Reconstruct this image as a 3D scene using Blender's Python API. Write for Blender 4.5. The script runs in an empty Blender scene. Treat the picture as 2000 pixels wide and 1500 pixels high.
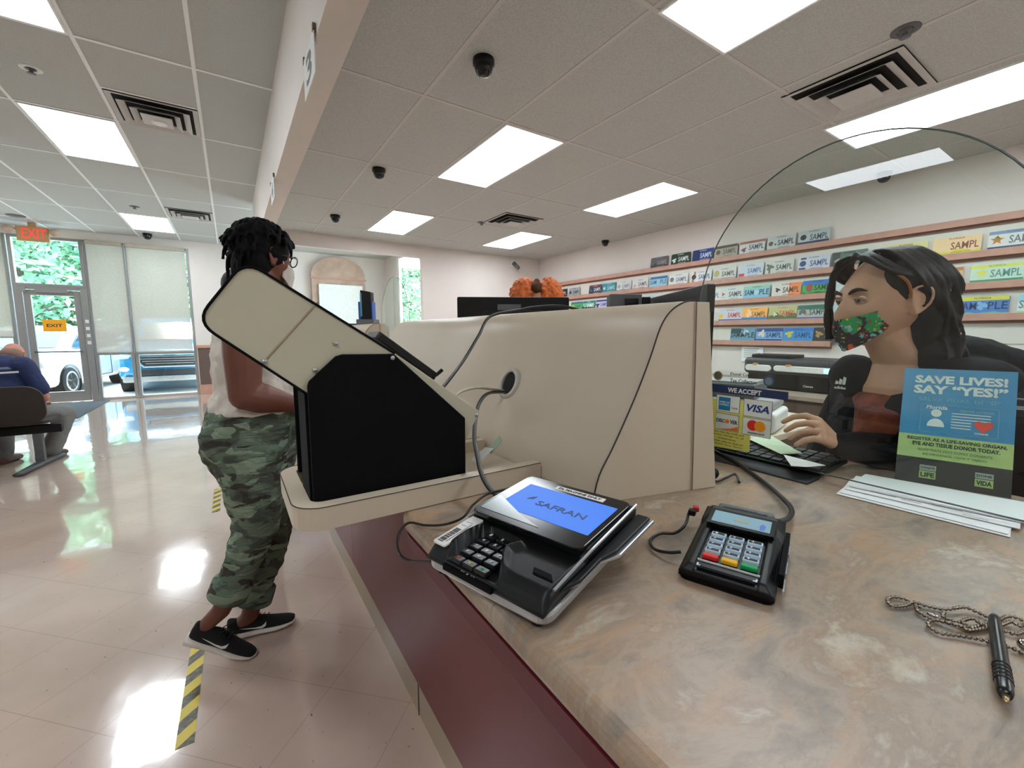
import bpy, bmesh, math, random
from mathutils import Vector, Matrix, Euler, noise
random.seed(7)
PI = math.pi
S = bpy.context.scene
COL = S.collection

# ------------------------------------------------------------ camera
CF = 832.0
YAW = math.radians(33.3); PIT = math.radians(-6.7)
CAM = Vector((0, 0, 1.25))
cd = bpy.data.cameras.new('camera'); cam = bpy.data.objects.new('camera', cd); COL.objects.link(cam)
cd.sensor_width = 36.0; cd.lens = 36.0 * CF / 2000.0; cd.clip_start = 0.02; cd.clip_end = 200
cam.location = CAM
cam.rotation_euler = Euler((PI/2 + PIT, 0, -YAW), 'XYZ')
S.camera = cam
FW = Vector((math.sin(YAW)*math.cos(PIT), math.cos(YAW)*math.cos(PIT), math.sin(PIT)))
RT = Vector((math.cos(YAW), -math.sin(YAW), 0)); UP = RT.cross(FW)
def ray(x, y): return FW + RT*((x-1000)/CF) - UP*((y-750)/CF)
def at(x, y, ax, val):
    """the point of the place seen at (x, y) of the photo that lies on the plane axis=val"""
    i = 'xyz'.index(ax); d = ray(x, y); return CAM + d*((val-CAM[i])/d[i])
def dp(x, y, d): return CAM + ray(x, y)*d

# ------------------------------------------------------------ world, sun, exposure
w = bpy.data.worlds.new('world'); S.world = w; w.use_nodes = True
bg = w.node_tree.nodes['Background']; bg.inputs[0].default_value = (0.72, 0.90, 1.0, 1); bg.inputs[1].default_value = 4.6
sl = bpy.data.lights.new('sun', 'SUN'); sl.energy = 6.5; sl.angle = 0.02; sl.color = (1, .96, .9)
so = bpy.data.objects.new('sun', sl); COL.objects.link(so); so.rotation_euler = Euler((math.radians(-12), 0, math.radians(20)))
S.view_settings.view_transform = 'Standard'; S.view_settings.look = 'None'
S.view_settings.exposure = 1.38; S.view_settings.gamma = 1.0
PANEL = 5.5      # radiance of the fluorescent ceiling panels

# ------------------------------------------------------------ materials
MC = {}
def srgb(c):
    f = lambda v: v/12.92 if v <= .04045 else ((v+.055)/1.055)**2.4
    return tuple(f(v/255.) for v in c)
def nodes(name):
    m = bpy.data.materials.new(name); m.use_nodes = True
    nt = m.node_tree; return m, nt, nt.nodes['Principled BSDF']
def mat(name, rgb, rough=.5, metal=0, var=.06, scale=30, bump=0, coat=0, spec=.5, bscale=None):
    """plain surface with a little procedural unevenness; rgb 0-255"""
    if name in MC: return MC[name]
    m, nt, p = nodes(name); c = srgb(rgb)
    tc = nt.nodes.new('ShaderNodeTexCoord'); n = nt.nodes.new('ShaderNodeTexNoise')
    n.inputs['Scale'].default_value = scale; n.inputs['Detail'].default_value = 3
    nt.links.new(tc.outputs['Object'], n.inputs['Vector'])
    r = nt.nodes.new('ShaderNodeValToRGB'); r.color_ramp.elements[0].position = .3; r.color_ramp.elements[1].position = .7
    r.color_ramp.elements[0].color = (*[v*(1-var) for v in c], 1); r.color_ramp.elements[1].color = (*[min(1, v*(1+var)) for v in c], 1)
    nt.links.new(n.outputs['Fac'], r.inputs['Fac']); nt.links.new(r.outputs['Color'], p.inputs['Base Color'])
    p.inputs['Roughness'].default_value = rough; p.inputs['Metallic'].default_value = metal
    p.inputs['Specular IOR Level'].default_value = spec; p.inputs['Coat Weight'].default_value = coat
    if bump:
        n2 = nt.nodes.new('ShaderNodeTexNoise'); n2.inputs['Scale'].default_value = bscale or scale*6; n2.inputs['Detail'].default_value = 4
        nt.links.new(tc.outputs['Object'], n2.inputs['Vector'])
        b = nt.nodes.new('ShaderNodeBump'); b.inputs['Strength'].default_value = bump; b.inputs['Distance'].default_value = .003
        nt.links.new(n2.outputs['Fac'], b.inputs['Height']); nt.links.new(b.outputs['Normal'], p.inputs['Normal'])
    MC[name] = m; return m
def cmat(rgb, rough=.5): return mat('paint_%d_%d_%d' % tuple(rgb), rgb, rough, var=.03)
def emis(name, rgb, s):
    if name in MC: return MC[name]
    m, nt, p = nodes(name); c = srgb(rgb)
    p.inputs['Base Color'].default_value = (*c, 1); p.inputs['Emission Color'].default_value = (*c, 1); p.inputs['Emission Strength'].default_value = s
    MC[name] = m; return m
def glassy(name, tint, ior=1.45, extra=0.0):
    m = bpy.data.materials.new(name); m.use_nodes = True; nt = m.node_tree; nt.nodes.clear(); N = nt.nodes.new; L = nt.links.new
    o = N('ShaderNodeOutputMaterial'); t = N('ShaderNodeBsdfTransparent'); t.inputs[0].default_value = (*tint, 1)
    g = N('ShaderNodeBsdfGlossy'); g.inputs['Roughness'].default_value = 0.0; g.inputs[0].default_value = (1, 1, 1, 1)
    f = N('ShaderNodeFresnel'); f.inputs['IOR'].default_value = ior; ge = N('ShaderNodeNewGeometry')
    s = N('ShaderNodeMath'); s.operation = 'SUBTRACT'; s.inputs[0].default_value = 1; L(ge.outputs['Backfacing'], s.inputs[1])
    a = N('ShaderNodeMath'); a.operation = 'MULTIPLY_ADD'; L(f.outputs[0], a.inputs[0]); a.inputs[1].default_value = 1.15; a.inputs[2].default_value = extra
    q = N('ShaderNodeMath'); q.operation = 'MULTIPLY'; q.use_clamp = True; L(a.outputs[0], q.inputs[0]); L(s.outputs[0], q.inputs[1])
    x = N('ShaderNodeMixShader'); L(q.outputs[0], x.inputs[0]); L(t.outputs[0], x.inputs[1]); L(g.outputs[0], x.inputs[2]); L(x.outputs[0], o.inputs[0])
    return m

def ramp(nt, fac, stops):
    r = nt.nodes.new('ShaderNodeValToRGB'); e = r.color_ramp.elements
    while len(e) < len(stops): e.new(.5)
    for k, (p, c) in enumerate(stops): e[k].position = p; e[k].color = (*srgb(c), 1)
    nt.links.new(fac, r.inputs['Fac']); return r.outputs['Color']
def tex(nt, kind, scale, mapscale=(1, 1, 1), detail=4, rot=(0, 0, 0), dist=0):
    tc = nt.nodes.new('ShaderNodeTexCoord'); mp = nt.nodes.new('ShaderNodeMapping'); mp.inputs['Scale'].default_value = mapscale; mp.inputs['Rotation'].default_value = rot
    nt.links.new(tc.outputs['Object'], mp.inputs['Vector'])
    n = nt.nodes.new(kind); n.inputs['Scale'].default_value = scale
    if 'Detail' in n.inputs: n.inputs['Detail'].default_value = detail
    if 'Distortion' in n.inputs: n.inputs['Distortion'].default_value = dist
    nt.links.new(mp.outputs['Vector'], n.inputs['Vector']); return n
def mixc(nt, f, a, b, mode='MIX'):
    x = nt.nodes.new('ShaderNodeMix'); x.data_type = 'RGBA'; x.blend_type = mode
    for s, v in ((0, f), (6, a), (7, b)):
        if hasattr(v, 'links'): nt.links.new(v, x.inputs[s])
        elif s == 0: x.inputs[0].default_value = v
        else: x.inputs[s].default_value = (*srgb(v), 1)
    return x.outputs[2]

# stone-look laminate of the counter
m, nt, p = nodes('stone_laminate')
a = tex(nt, 'ShaderNodeTexNoise', 6, (1, 1.8, 1), 11, (0, 0, .7), .5)
a.inputs['Roughness'].default_value = .66
base = ramp(nt, a.outputs['Fac'], [(.32, (112, 100, 90)), (.43, (142, 126, 111)), (.5, (162, 142, 122)), (.56, (150, 128, 108)), (.66, (188, 178, 160))])
b = tex(nt, 'ShaderNodeTexNoise', 9, (1, 2.0, 1), 10, (0, 0, .7), .8); b.inputs['Roughness'].default_value = .68
f2 = ramp(nt, b.outputs['Fac'], [(.50, (0, 0, 0)), (.62, (190, 190, 190))])
c1 = mixc(nt, f2, base, (178, 138, 100))
v = tex(nt, 'ShaderNodeTexNoise', 12, (1, 3.2, 1), 12, (0, 0, .75), 1.2)
f3 = ramp(nt, v.outputs['Fac'], [(.493, (0, 0, 0)), (.5, (130, 130, 130)), (.507, (0, 0, 0))])
c2 = mixc(nt, f3, c1, (84, 72, 66))
nt.links.new(c2, p.inputs['Base Color']); p.inputs['Roughness'].default_value = .36; p.inputs['Specular IOR Level'].default_value = .5
STONE = m
# polished floor tile
m, nt, p = nodes('polished_vinyl_tile')
a = tex(nt, 'ShaderNodeTexNoise', 2.2, detail=6)
base = ramp(nt, a.outputs['Fac'], [(.3, (196, 172, 156)), (.7, (212, 188, 172))])
s = tex(nt, 'ShaderNodeTexNoise', 60, detail=2)
f = ramp(nt, s.outputs['Fac'], [(.725, (0, 0, 0)), (.75, (255, 255, 255))])
c = mixc(nt, f, base, (120, 98, 88))
br = tex(nt, 'ShaderNodeTexBrick', 1.0, rot=(0, 0, math.radians(0)))
br.offset = 0; br.inputs['Brick Width'].default_value = .61; br.inputs['Row Height'].default_value = .61; br.inputs['Mortar Size'].default_value = .0012
br.inputs['Color1'].default_value = br.inputs['Color2'].default_value = (0, 0, 0, 1); br.inputs['Mortar'].default_value = (.55, .55, .55, 1)
c = mixc(nt, br.outputs['Color'], c, (126, 104, 92))
nt.links.new(c, p.inputs['Base Color']); p.inputs['Roughness'].default_value = .14; p.inputs['Specular IOR Level'].default_value = .9
p.inputs['Coat Weight'].default_value = 1.0; p.inputs['Coat IOR'].default_value = 1.6; p.inputs['Coat Roughness'].default_value = .04
bn = tex(nt, 'ShaderNodeTexNoise', 2.4, (1, .5, 1), detail=3); bu = nt.nodes.new('ShaderNodeBump'); bu.inputs['Strength'].default_value = .22; bu.inputs['Distance'].default_value = .02
nt.links.new(bn.outputs['Fac'], bu.inputs['Height']); nt.links.new(bu.outputs['Normal'], p.inputs['Normal']); nt.links.new(bu.outputs['Normal'], p.inputs['Coat Normal'])
FLOOR = m
# camouflage cloth
m, nt, p = nodes('camouflage_cloth')
a = tex(nt, 'ShaderNodeTexNoise', 7.5, (1, 1, 2.2), 2, (0, .25, 0), .8); b = tex(nt, 'ShaderNodeTexNoise', 10, (1, 1.3, 2.3), 2, (.3, 0, .4), .8)
c1 = ramp(nt, a.outputs['Fac'], [(.0, (56, 58, 50)), (.44, (78, 86, 74)), (.52, (104, 120, 102))])
c2 = ramp(nt, b.outputs['Fac'], [(.0, (255, 255, 255)), (.5, (255, 255, 255)), (.58, (0, 0, 0))])
for r in (nt.nodes[-1],): r.color_ramp.interpolation = 'CONSTANT'
c = mixc(nt, c2, (62, 58, 50), c1); 
d = tex(nt, 'ShaderNodeTexNoise', 9, (1, 1, 2.6), 2, (1, .25, 2), .6)
c3 = ramp(nt, d.outputs['Fac'], [(.0, (0, 0, 0)), (.57, (255, 255, 255))]); nt.nodes[-1].color_ramp.interpolation = 'CONSTANT'
c = mixc(nt, c3, c, (132, 150, 128))
nt.links.new(c, p.inputs['Base Color']); p.inputs['Roughness'].default_value = .9
w_ = tex(nt, 'ShaderNodeTexNoise', 16, (1, 1, 2.5), 4, dist=1.2); bu = nt.nodes.new('ShaderNodeBump'); bu.inputs['Strength'].default_value = .7; bu.inputs['Distance'].default_value = .02
nt.links.new(w_.outputs['Fac'], bu.inputs['Height']); nt.links.new(bu.outputs['Normal'], p.inputs['Normal'])
CAMO = m
# ceiling tile
m, nt, p = nodes('ceiling_tile'); a = tex(nt, 'ShaderNodeTexNoise', 160, detail=5)
nt.links.new(ramp(nt, a.outputs['Fac'], [(.35, (176, 178, 175)), (.65, (196, 198, 194))]), p.inputs['Base Color']); p.inputs['Roughness'].default_value = .95
bu = nt.nodes.new('ShaderNodeBump'); bu.inputs['Strength'].default_value = .4; bu.inputs['Distance'].default_value = .004; nt.links.new(a.outputs['Fac'], bu.inputs['Height']); nt.links.new(bu.outputs['Normal'], p.inputs['Normal'])
TILE = m
# roller shade screen cloth: part see-through
m = bpy.data.materials.new('shade_cloth'); m.use_nodes = True; nt = m.node_tree; nt.nodes.clear()
o = nt.nodes.new('ShaderNodeOutputMaterial'); d = nt.nodes.new('ShaderNodeBsdfDiffuse'); t = nt.nodes.new('ShaderNodeBsdfTranslucent'); tr = nt.nodes.new('ShaderNodeBsdfTransparent')
wv = tex(nt, 'ShaderNodeTexNoise', 40, (1, 1, 1), 2)
nt.links.new(ramp(nt, wv.outputs['Fac'], [(.3, (196, 192, 182)), (.7, (206, 202, 192))]), d.inputs[0]); t.inputs[0].default_value = (*srgb((214, 208, 192)), 1)
x1 = nt.nodes.new('ShaderNodeMixShader'); x1.inputs[0].default_value = .10; nt.links.new(d.outputs[0], x1.inputs[1]); nt.links.new(t.outputs[0], x1.inputs[2])
x2 = nt.nodes.new('ShaderNodeMixShader'); x2.inputs[0].default_value = .20; nt.links.new(x1.outputs[0], x2.inputs[1]); nt.links.new(tr.outputs[0], x2.inputs[2]); nt.links.new(x2.outputs[0], o.inputs[0])
SHADE = m
GLASS = glassy('acrylic_shield', (.93, .975, .955), 1.49, 0); PANE = glassy('window_glass', (.93, .97, .97), 1.5, 0)
CLEAR = glassy('clear_acrylic', (.95, .96, .96), 1.4, .0)
WALL = mat('wall_paint', (222, 213, 206), .8, var=.02, scale=3, bump=.06, bscale=200)
BEIGE = mat('beige_laminate', (204, 189, 167), .38, var=.015, scale=8)
EDGE = mat('dark_edge_line', (48, 38, 34), .6)
MAROON = mat('maroon_laminate', (116, 60, 62), .42, var=.03, scale=6)
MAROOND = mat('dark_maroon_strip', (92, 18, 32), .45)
KICK = mat('kick_laminate', (168, 150, 128), .4, var=.03, scale=6)
BLACK = mat('black_plastic', (15, 15, 16), .42, var=.1, bump=.08, bscale=900, spec=.3)
MATTE = mat('black_painted_metal', (5, 5, 7), .75, var=.1, spec=.15)
GLOSS = mat('glossy_black', (10, 10, 12), .16)
GREY = mat('grey_plastic', (92, 94, 96), .45); LGREY = mat('light_grey_plastic', (168, 170, 168), .4); SILVER = mat('silver_trim', (176, 178, 180), .3, metal=.6)
WHITE = mat('white_plastic', (228, 228, 224), .4); PAPER = mat('white_paper', (236, 238, 238), .7, var=.01); ALU = mat('grey_aluminium', (150, 148, 146), .4, metal=.3, var=.03)
CHROME = mat('chrome', (200, 196, 190), .15, metal=1); CREAM = mat('cream_metal', (190, 184, 160), .5, var=.02, scale=10)
GRID = mat('ceiling_grid_paint', (236, 238, 238), .5, var=.02); LEDGE = mat('pinkish_wood_ledge', (188, 142, 124), .5, var=.08, scale=12)
VENT = mat('vent_paint', (196, 194, 190), .5, var=.03); DARK = mat('dark_void', (14, 12, 12), .9)

# ------------------------------------------------------------ mesh builder
class MB:
    def __init__(s): s.b = bmesh.new()
    def box(s, c, d, M=None):
        r = bmesh.ops.create_cube(s.b, size=1)['verts']
        T = Matrix.Translation(c) @ Matrix.Diagonal((*d, 1))
        if M: T = M @ T
        bmesh.ops.transform(s.b, matrix=T, verts=r); return s
    def bx(s, x0, x1, y0, y1, z0, z1, M=None): return s.box(((x0+x1)/2, (y0+y1)/2, (z0+z1)/2), (abs(x1-x0), abs(y1-y0), abs(z1-z0)), M)
    def prism(s, pts, h0, h1, M=None):
        """polygon in local xy, extruded h0..h1 along local z, then M"""
        M = M or Matrix()
        lo = [s.b.verts.new(M @ Vector((x, y, h0))) for x, y in pts]; hi = [s.b.verts.new(M @ Vector((x, y, h1))) for x, y in pts]
        n = len(pts); s.b.faces.new(lo[::-1]); s.b.faces.new(hi)
        for i in range(n): s.b.faces.new((lo[i], lo[(i+1) % n], hi[(i+1) % n], hi[i]))
        return s
    def tube(s, pts, r, n=8, caps=True):
        pts = [Vector(p) for p in pts]; rs = r if isinstance(r, (list, tuple)) else [r]*len(pts); rings = []; up = None
        for i, p in enumerate(pts):
            t = (pts[min(i+1, len(pts)-1)] - pts[max(i-1, 0)]); t = t.normalized() if t.length > 1e-9 else Vector((0, 0, 1))
            if up is None: up = t.orthogonal().normalized()
            up = (up - t*up.dot(t)); up = up.normalized() if up.length > 1e-6 else t.orthogonal().normalized()
            sd = t.cross(up)
            rings.append([s.b.verts.new(p + (up*math.cos(2*PI*k/n) + sd*math.sin(2*PI*k/n))*rs[i]) for k in range(n)])
        for a, b in zip(rings, rings[1:]):
            for k in range(n): s.b.faces.new((a[k], a[(k+1) % n], b[(k+1) % n], b[k]))
        if caps: s.b.faces.new(rings[0][::-1]); s.b.faces.new(rings[-1])
        return s
    def rings(s, rs, n=24, caps=True):
        """loft: rs = list of (centre, a, b): points centre + a cos + b sin"""
        R = [[s.b.verts.new(Vector(c) + Vector(a)*math.cos(2*PI*k/n) + Vector(b)*math.sin(2*PI*k/n)) for k in range(n)] for c, a, b in rs]
        for a, b in zip(R, R[1:]):
            for k in range(n): s.b.faces.new((a[k], a[(k+1) % n], b[(k+1) % n], b[k]))
        if caps: s.b.faces.new(R[0][::-1]); s.b.faces.new(R[-1])
        return s
    def lathe(s, prof, n=24, M=None):
        """prof (r, z) about local z"""
        M = M or Matrix(); R = []
        for r, z in prof:
            if r < 1e-6: R.append([s.b.verts.new(M @ Vector((0, 0, z)))])
            else: R.append([s.b.verts.new(M @ Vector((r*math.cos(2*PI*k/n), r*math.sin(2*PI*k/n), z))) for k in range(n)])
        for a, b in zip(R, R[1:]):
            for k in range(n):
                if len(a) == 1 and len(b) == 1: continue
                if len(a) == 1: s.b.faces.new((a[0], b[(k+1) % n], b[k]))
                elif len(b) == 1: s.b.faces.new((a[k], a[(k+1) % n], b[0]))
                else: s.b.faces.new((a[k], a[(k+1) % n], b[(k+1) % n], b[k]))
        return s
    def ell(s, c, r, rot=None, seg=20):
        v = bmesh.ops.create_uvsphere(s.b, u_segments=seg, v_segments=max(6, seg//2), radius=1)['verts']
        T = Matrix.Translation(c) @ (rot.to_matrix().to_4x4() if rot else Matrix()) @ Matrix.Diagonal((*r, 1))
        bmesh.ops.transform(s.b, matrix=T, verts=v); return s
    def cap(s, p0, r0, p1, r1, n=14):
        p0, p1 = Vector(p0), Vector(p1); s.ell(p0, (r0,)*3, seg=n); s.ell(p1, (r1,)*3, seg=n); s.tube([p0, p1], [r0, r1], n); return s
    def chain(s, pts):
        for (a, ra), (b, rb) in zip(pts, pts[1:]): s.cap(a, ra, b, rb)
        return s
    def build(s, name, m, parent=None, smooth=False, bev=0, seg=2, mods=()):
        me = bpy.data.meshes.new(name); bmesh.ops.recalc_face_normals(s.b, faces=s.b.faces[:]); s.b.to_mesh(me); s.b.free()
        me.materials.append(m); o = bpy.data.objects.new(name, me); COL.objects.link(o)
        if smooth:
            for f in me.polygons: f.use_smooth = True
        if bev:
            b = o.modifiers.new('bevel', 'BEVEL'); b.width = bev; b.segments = seg; b.limit_method = 'ANGLE'; b.angle_limit = math.radians(35)
        if parent: o.parent = parent
        return o
def remesh(o, vox, it=3, disp=0, dscale=.1, sm=.5):
    r = o.modifiers.new('remesh', 'REMESH'); r.mode = 'VOXEL'; r.voxel_size = vox; r.use_smooth_shade = True
    if it: q = o.modifiers.new('smooth', 'SMOOTH'); q.iterations = it; q.factor = sm
    if disp:
        t = bpy.data.textures.new('folds', 'CLOUDS'); t.noise_scale = dscale; d = o.modifiers.new('folds', 'DISPLACE'); d.texture = t; d.strength = disp; d.mid_level = .5
    return o
def tag(o, label=None, cat=None, group=None, kind=None):
    if label: o['label'] = label
    if cat: o['category'] = cat
    if group: o['group'] = group
    if kind: o['kind'] = kind
    return o
def thing(name, label, cat, loc=(0, 0, 0), M=None, group=None):
    o = bpy.data.objects.new(name, None); COL.objects.link(o); o.empty_display_size = .1
    if M is not None: o.matrix_world = M
    else: o.location = loc
    return tag(o, label, cat, group)
def struct(o): o['kind'] = 'structure'; return o
def dup(root, M=None, loc=None, label=None):
    r = root.copy(); COL.objects.link(r)
    if M is not None: r.matrix_world = M
    if loc is not None: r.location = loc
    if label: r['label'] = label
    for ch in list(root.children):
        c = ch.copy(); COL.objects.link(c); c.parent = r
        for g in list(ch.children):
            d = g.copy(); COL.objects.link(d); d.parent = c
    return r
def frame(loc, right, up):
    right = Vector(right).normalized(); up = Vector(up); up = (up - right*up.dot(right)).normalized(); n = right.cross(up)
    M = Matrix((right, up, n)).transposed().to_4x4(); M.translation = Vector(loc); return M
TC = {}
def text_mesh(s, bold=0, shear=0):
    k = (s, bold, shear)
    if k not in TC:
        c = bpy.data.curves.new('t', 'FONT'); c.body = s; c.size = 1; c.resolution_u = 2; c.offset = bold; c.shear = shear; c.extrude = .5
        o = bpy.data.objects.new('t', c); COL.objects.link(o); dg = bpy.context.evaluated_depsgraph_get(); dg.update()
        me = bpy.data.meshes.new_from_object(o.evaluated_get(dg)); bpy.data.objects.remove(o)
        xs = [v.co.x for v in me.vertices]; ys = [v.co.y for v in me.vertices]
        x0, x1, y0, y1 = min(xs), max(xs), min(ys), max(ys)
        for v in me.vertices: v.co = ((v.co.x-(x0+x1)/2)/(x1-x0), (v.co.y-(y0+y1)/2)/(y1-y0), v.co.z)
        TC[k] = me
    return TC[k]
def text(name, s, x, y, w_, h, z, m, parent, th=.0006, bold=0, M=None, rot=0, shear=0):
    me = text_mesh(s, bold, shear).copy(); me.name = name; me.materials.clear(); me.materials.append(m)
    T = Matrix.Translation((x, y, z)) @ Matrix.Rotation(rot, 4, 'Z') @ Matrix.Diagonal((w_, h, th, 1))
    if M: T = M @ T
    me.transform(T); o = bpy.data.objects.new(name, me); COL.objects.link(o); o.parent = parent; return o
def rrect(w_, h, r, n=5, cx=0, cy=0):
    out = []
    for sx, sy, a0 in ((1, 1, 0), (-1, 1, 90), (-1, -1, 180), (1, -1, 270)):
        for k in range(n+1):
            a = math.radians(a0 + 90*k/n); out.append((cx + sx*(w_/2-r) + r*math.cos(a), cy + sy*(h/2-r) + r*math.sin(a)))
    return out
def spline(pts, n=8):
    P = [Vector(p) for p in pts]; out = []
    for i in range(len(P)-1):
        a, b, c, d = P[max(i-1, 0)], P[i], P[i+1], P[min(i+2, len(P)-1)]
        for k in range(n):
            t = k/n; out.append(.5*((2*b) + (c-a)*t + (2*a-5*b+4*c-d)*t*t + (3*b-a-3*c+d)*t**3))
    out.append(P[-1]); return out
RX = frame((0, 0, 0), (1, 0, 0), (0, 0, 1))     # local xy -> world XZ, normal -Y
# ============================================================ SETTING
FARY = 10.95; ZL = 3.1; ZS = 2.76; WX = 5.4; SY = 7.2
def bstruct(name, m, *boxes, bev=0):
    b = MB()
    for q in boxes: b.bx(*q)
    return struct(b.build(name, m, bev=bev))
for n in FLOOR.node_tree.nodes:
    if n.type == 'TEX_BRICK':
        n.inputs['Brick Width'].default_value = n.inputs['Row Height'].default_value = .305; n.inputs['Mortar Size'].default_value = .0008
        n.inputs['Vector'].links[0].from_node.inputs['Rotation'].default_value = (0, 0, math.radians(45))
bstruct('floor', FLOOR, (-7, WX+.1, -3.2, FARY+.1, -.1, 0))
bstruct('ceiling', TILE, (-7, .42, -3.2, FARY+.1, ZL, ZL+.1), (.42, 3.45, SY+.05, FARY+.1, ZL, ZL+.1), (.5, WX+.1, -3.2, SY+.1, ZS, ZS+.08))
bstruct('trim_1', WALL, (.385, .52, -3.2, SY+.1, 2.5, ZL))                # dropped header between lobby and staff side
bstruct('wall_right', WALL, (WX, WX+.1, -3.2, SY+.1, 0, ZS))
bstruct('wall_back', WALL, (-7, WX+.1, -3.3, -3.2, 0, ZL+.1))
bstruct('wall_left', WALL, (-7.1, -7, -3.2, FARY+.1, 0, ZL+.1))
bstruct('wall_staff', WALL, (2.86, WX, SY, SY+.1, 0, ZS), (.52, 2.86, SY, SY+.1, 2.56, ZS))
# far wall with its window and door openings
bstruct('wall_far', WALL, (-7, 3.45, FARY, FARY+.12, 2.95, ZL+.1), (-.6, 3.45, FARY, FARY+.12, 0, 2.95))
SX = 3.35   # return wall beyond the opening, with its own window
bstruct('wall_side', WALL, (SX, SX+.1, 9.97, FARY, 0, ZL), (SX, SX+.1, SY+.1, 9.97, 0, 1.0), (SX, SX+.1, SY+.1, 9.97, 3.02, ZL), (SX, SX+.1, SY+.1, 8.0, 1.0, 3.02))
def pane(name, x0, x1, y, z0, z1, parent, t=.006):
    return MB().bx(x0, x1, y, y+t, z0, z1).build(name, PANE, parent)
def win(name, x0, x1, z0, z1, fr=.05, mid=None):
    t = thing(name, None, None); del_ = t; t['kind'] = 'structure'
    b = MB(); b.bx(x0, x0+fr, FARY, FARY+.1, z0, z1).bx(x1-fr, x1, FARY, FARY+.1, z0, z1).bx(x0+fr, x1-fr, FARY, FARY+.1, z0, z0+fr).bx(x0+fr, x1-fr, FARY, FARY+.1, z1-fr, z1)
    if mid: b.bx(x0+fr, x1-fr, FARY, FARY+.1, mid-fr/2, mid+fr/2)
    b.build('window_frame', ALU, t, bev=.004); pane('window_pane', x0+fr, x1-fr, FARY+.05, z0+fr, z1-fr, t); return t
win('window_1', -2.14, -1.58, 0, 2.95, mid=.88); win('window_2', -1.57, -.6, 0, 2.95, mid=.88)
win('window_3', -3.08, -2.15, 2.08, 2.95); win('window_4', -4.9, -3.1, 0, 2.95, mid=.88); win('window_5', -7, -4.92, 0, 2.95, mid=.88)
t = thing('window_6', None, None); t['kind'] = 'structure'
MB().bx(SX+.02, SX+.08, 9.92, 9.97, 1, 3.02).bx(SX+.02, SX+.08, 8.0, 8.05, 1, 3.02).bx(SX+.02, SX+.08, 8.05, 9.92, 1, 1.05).bx(SX+.02, SX+.08, 8.05, 9.92, 2.97, 3.02).build('window_frame', WHITE, t)
MB().bx(SX+.05, SX+.056, 8.05, 9.92, 1.05, 2.97).build('window_pane', PANE, t)
t = thing('door_1', None, None); t['kind'] = 'structure'
MB().bx(-3.08, -2.98, FARY, FARY+.1, 0, 2.08).bx(-2.24, -2.15, FARY, FARY+.1, 0, 2.08).bx(-2.98, -2.24, FARY, FARY+.1, 2.03, 2.08).build('door_frame', ALU, t, bev=.004)
b = MB(); b.bx(-2.97, -2.88, FARY+.02, FARY+.07, .01, 2.02).bx(-2.34, -2.25, FARY+.02, FARY+.07, .01, 2.02).bx(-2.88, -2.34, FARY+.02, FARY+.07, .01, .2).bx(-2.88, -2.34, FARY+.02, FARY+.07, 1.93, 2.02)
b.build('door_leaf', ALU, t, bev=.004); pane('door_pane', -2.88, -2.34, FARY+.045, .2, 1.93, t)
MB().tube([(-2.9, FARY-.03, .93), (-2.3, FARY-.03, .93)], .014).tube([(-2.9, FARY-.03, .93), (-2.9, FARY+.02, .93)], .01).tube([(-2.3, FARY-.03, .93), (-2.3, FARY+.02, .93)], .01).build('door_handle', GREY, t, True)
MB().bx(-2.99, -2.93, FARY-.02, FARY+.02, 1.98, 2.06).bx(-2.8, -2.4, FARY-.05, FARY+.015, 1.98, 2.04).build('door_closer', ALU, t)
# roller shades
def shade(x0, x1, zb, label):
    t = thing('roller_shade', label, 'window shade', (0, 0, 0), group='roller shades on the front windows')
    MB().bx(x0, x1, FARY-.03, FARY-.028, zb, 2.9).build('shade_cloth', SHADE, t)
    MB().bx(x0, x1, FARY-.07, FARY-.005, 2.88, 2.95).build('head_box', mat('shade_box', (176, 166, 150), .6), t)
    MB().bx(x0, x1, FARY-.036, FARY-.022, zb-.02, zb+.005).build('hem_bar', mat('hem_bar', (150, 148, 140), .5), t)
shade(-2.1, -1.6, .90, 'grey roller shade lowered over the narrow window pane next to the glass door')
shade(-1.55, -.66, .90, 'grey roller shade lowered over the wide window pane in front of the blue car')
shade(-4.85, -3.13, 1.2, 'grey roller shade on the window at the left edge, left of the door')
bstruct('trim_2', mat('dark_wainscot', (100, 80, 74), .5), (-.58, 3.35, FARY-.03, FARY, .2, .96))
bstruct('trim_3', LEDGE, (-.6, 3.35, FARY-.055, FARY, .96, 1.02), (-.6, 3.35, FARY-.045, FARY, .0, .2), bev=.006)
bstruct('baseboard_right', LEDGE, (WX-.02, WX, -3.2, SY, 0, .12)); bstruct('baseboard_staff', LEDGE, (2.86, WX-.02, SY-.02, SY, 0, .12))
# suspended ceiling grids
b = MB(); T = .012
for x in (-6.27, -5.65, -5.03, -4.42, -3.80, -3.18, -2.57, -1.95, -1.33, -.71, -.095): b.bx(x-T, x+T, -3.2, FARY, ZL-.004, ZL)
for y in (-1.0, .22, 1.45, 2.7, 3.92, 5.2, 6.44, 7.68, 8.95, 10.2): b.bx(-7, .385, y-T, y+T, ZL-.0045, ZL)
b.bx(-.71, -.095, 4.58-T, 4.58+T, ZL-.0045, ZL).bx(-7, -6.98, -3.2, FARY, ZL-.02, ZL)
struct(b.build('trim_4', GRID))
b = MB(); T = .012; GY = (-2.4, -1.1, .18, 1.46, 2.74, 4.02, 5.32, 6.56); GXS = (1.13, 1.745, 2.33, 2.95, 3.68, 4.3, 4.9)
for x in GXS: b.bx(x-T, x+T, -3.2, SY, ZS-.003, ZS)
for y in GY: b.bx(.52, WX, y-T, y+T, ZS-.0035, ZS)
struct(b.build('trim_5', mat('staff_grid_paint', (196, 194, 190), .6, var=.02)))

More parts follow.
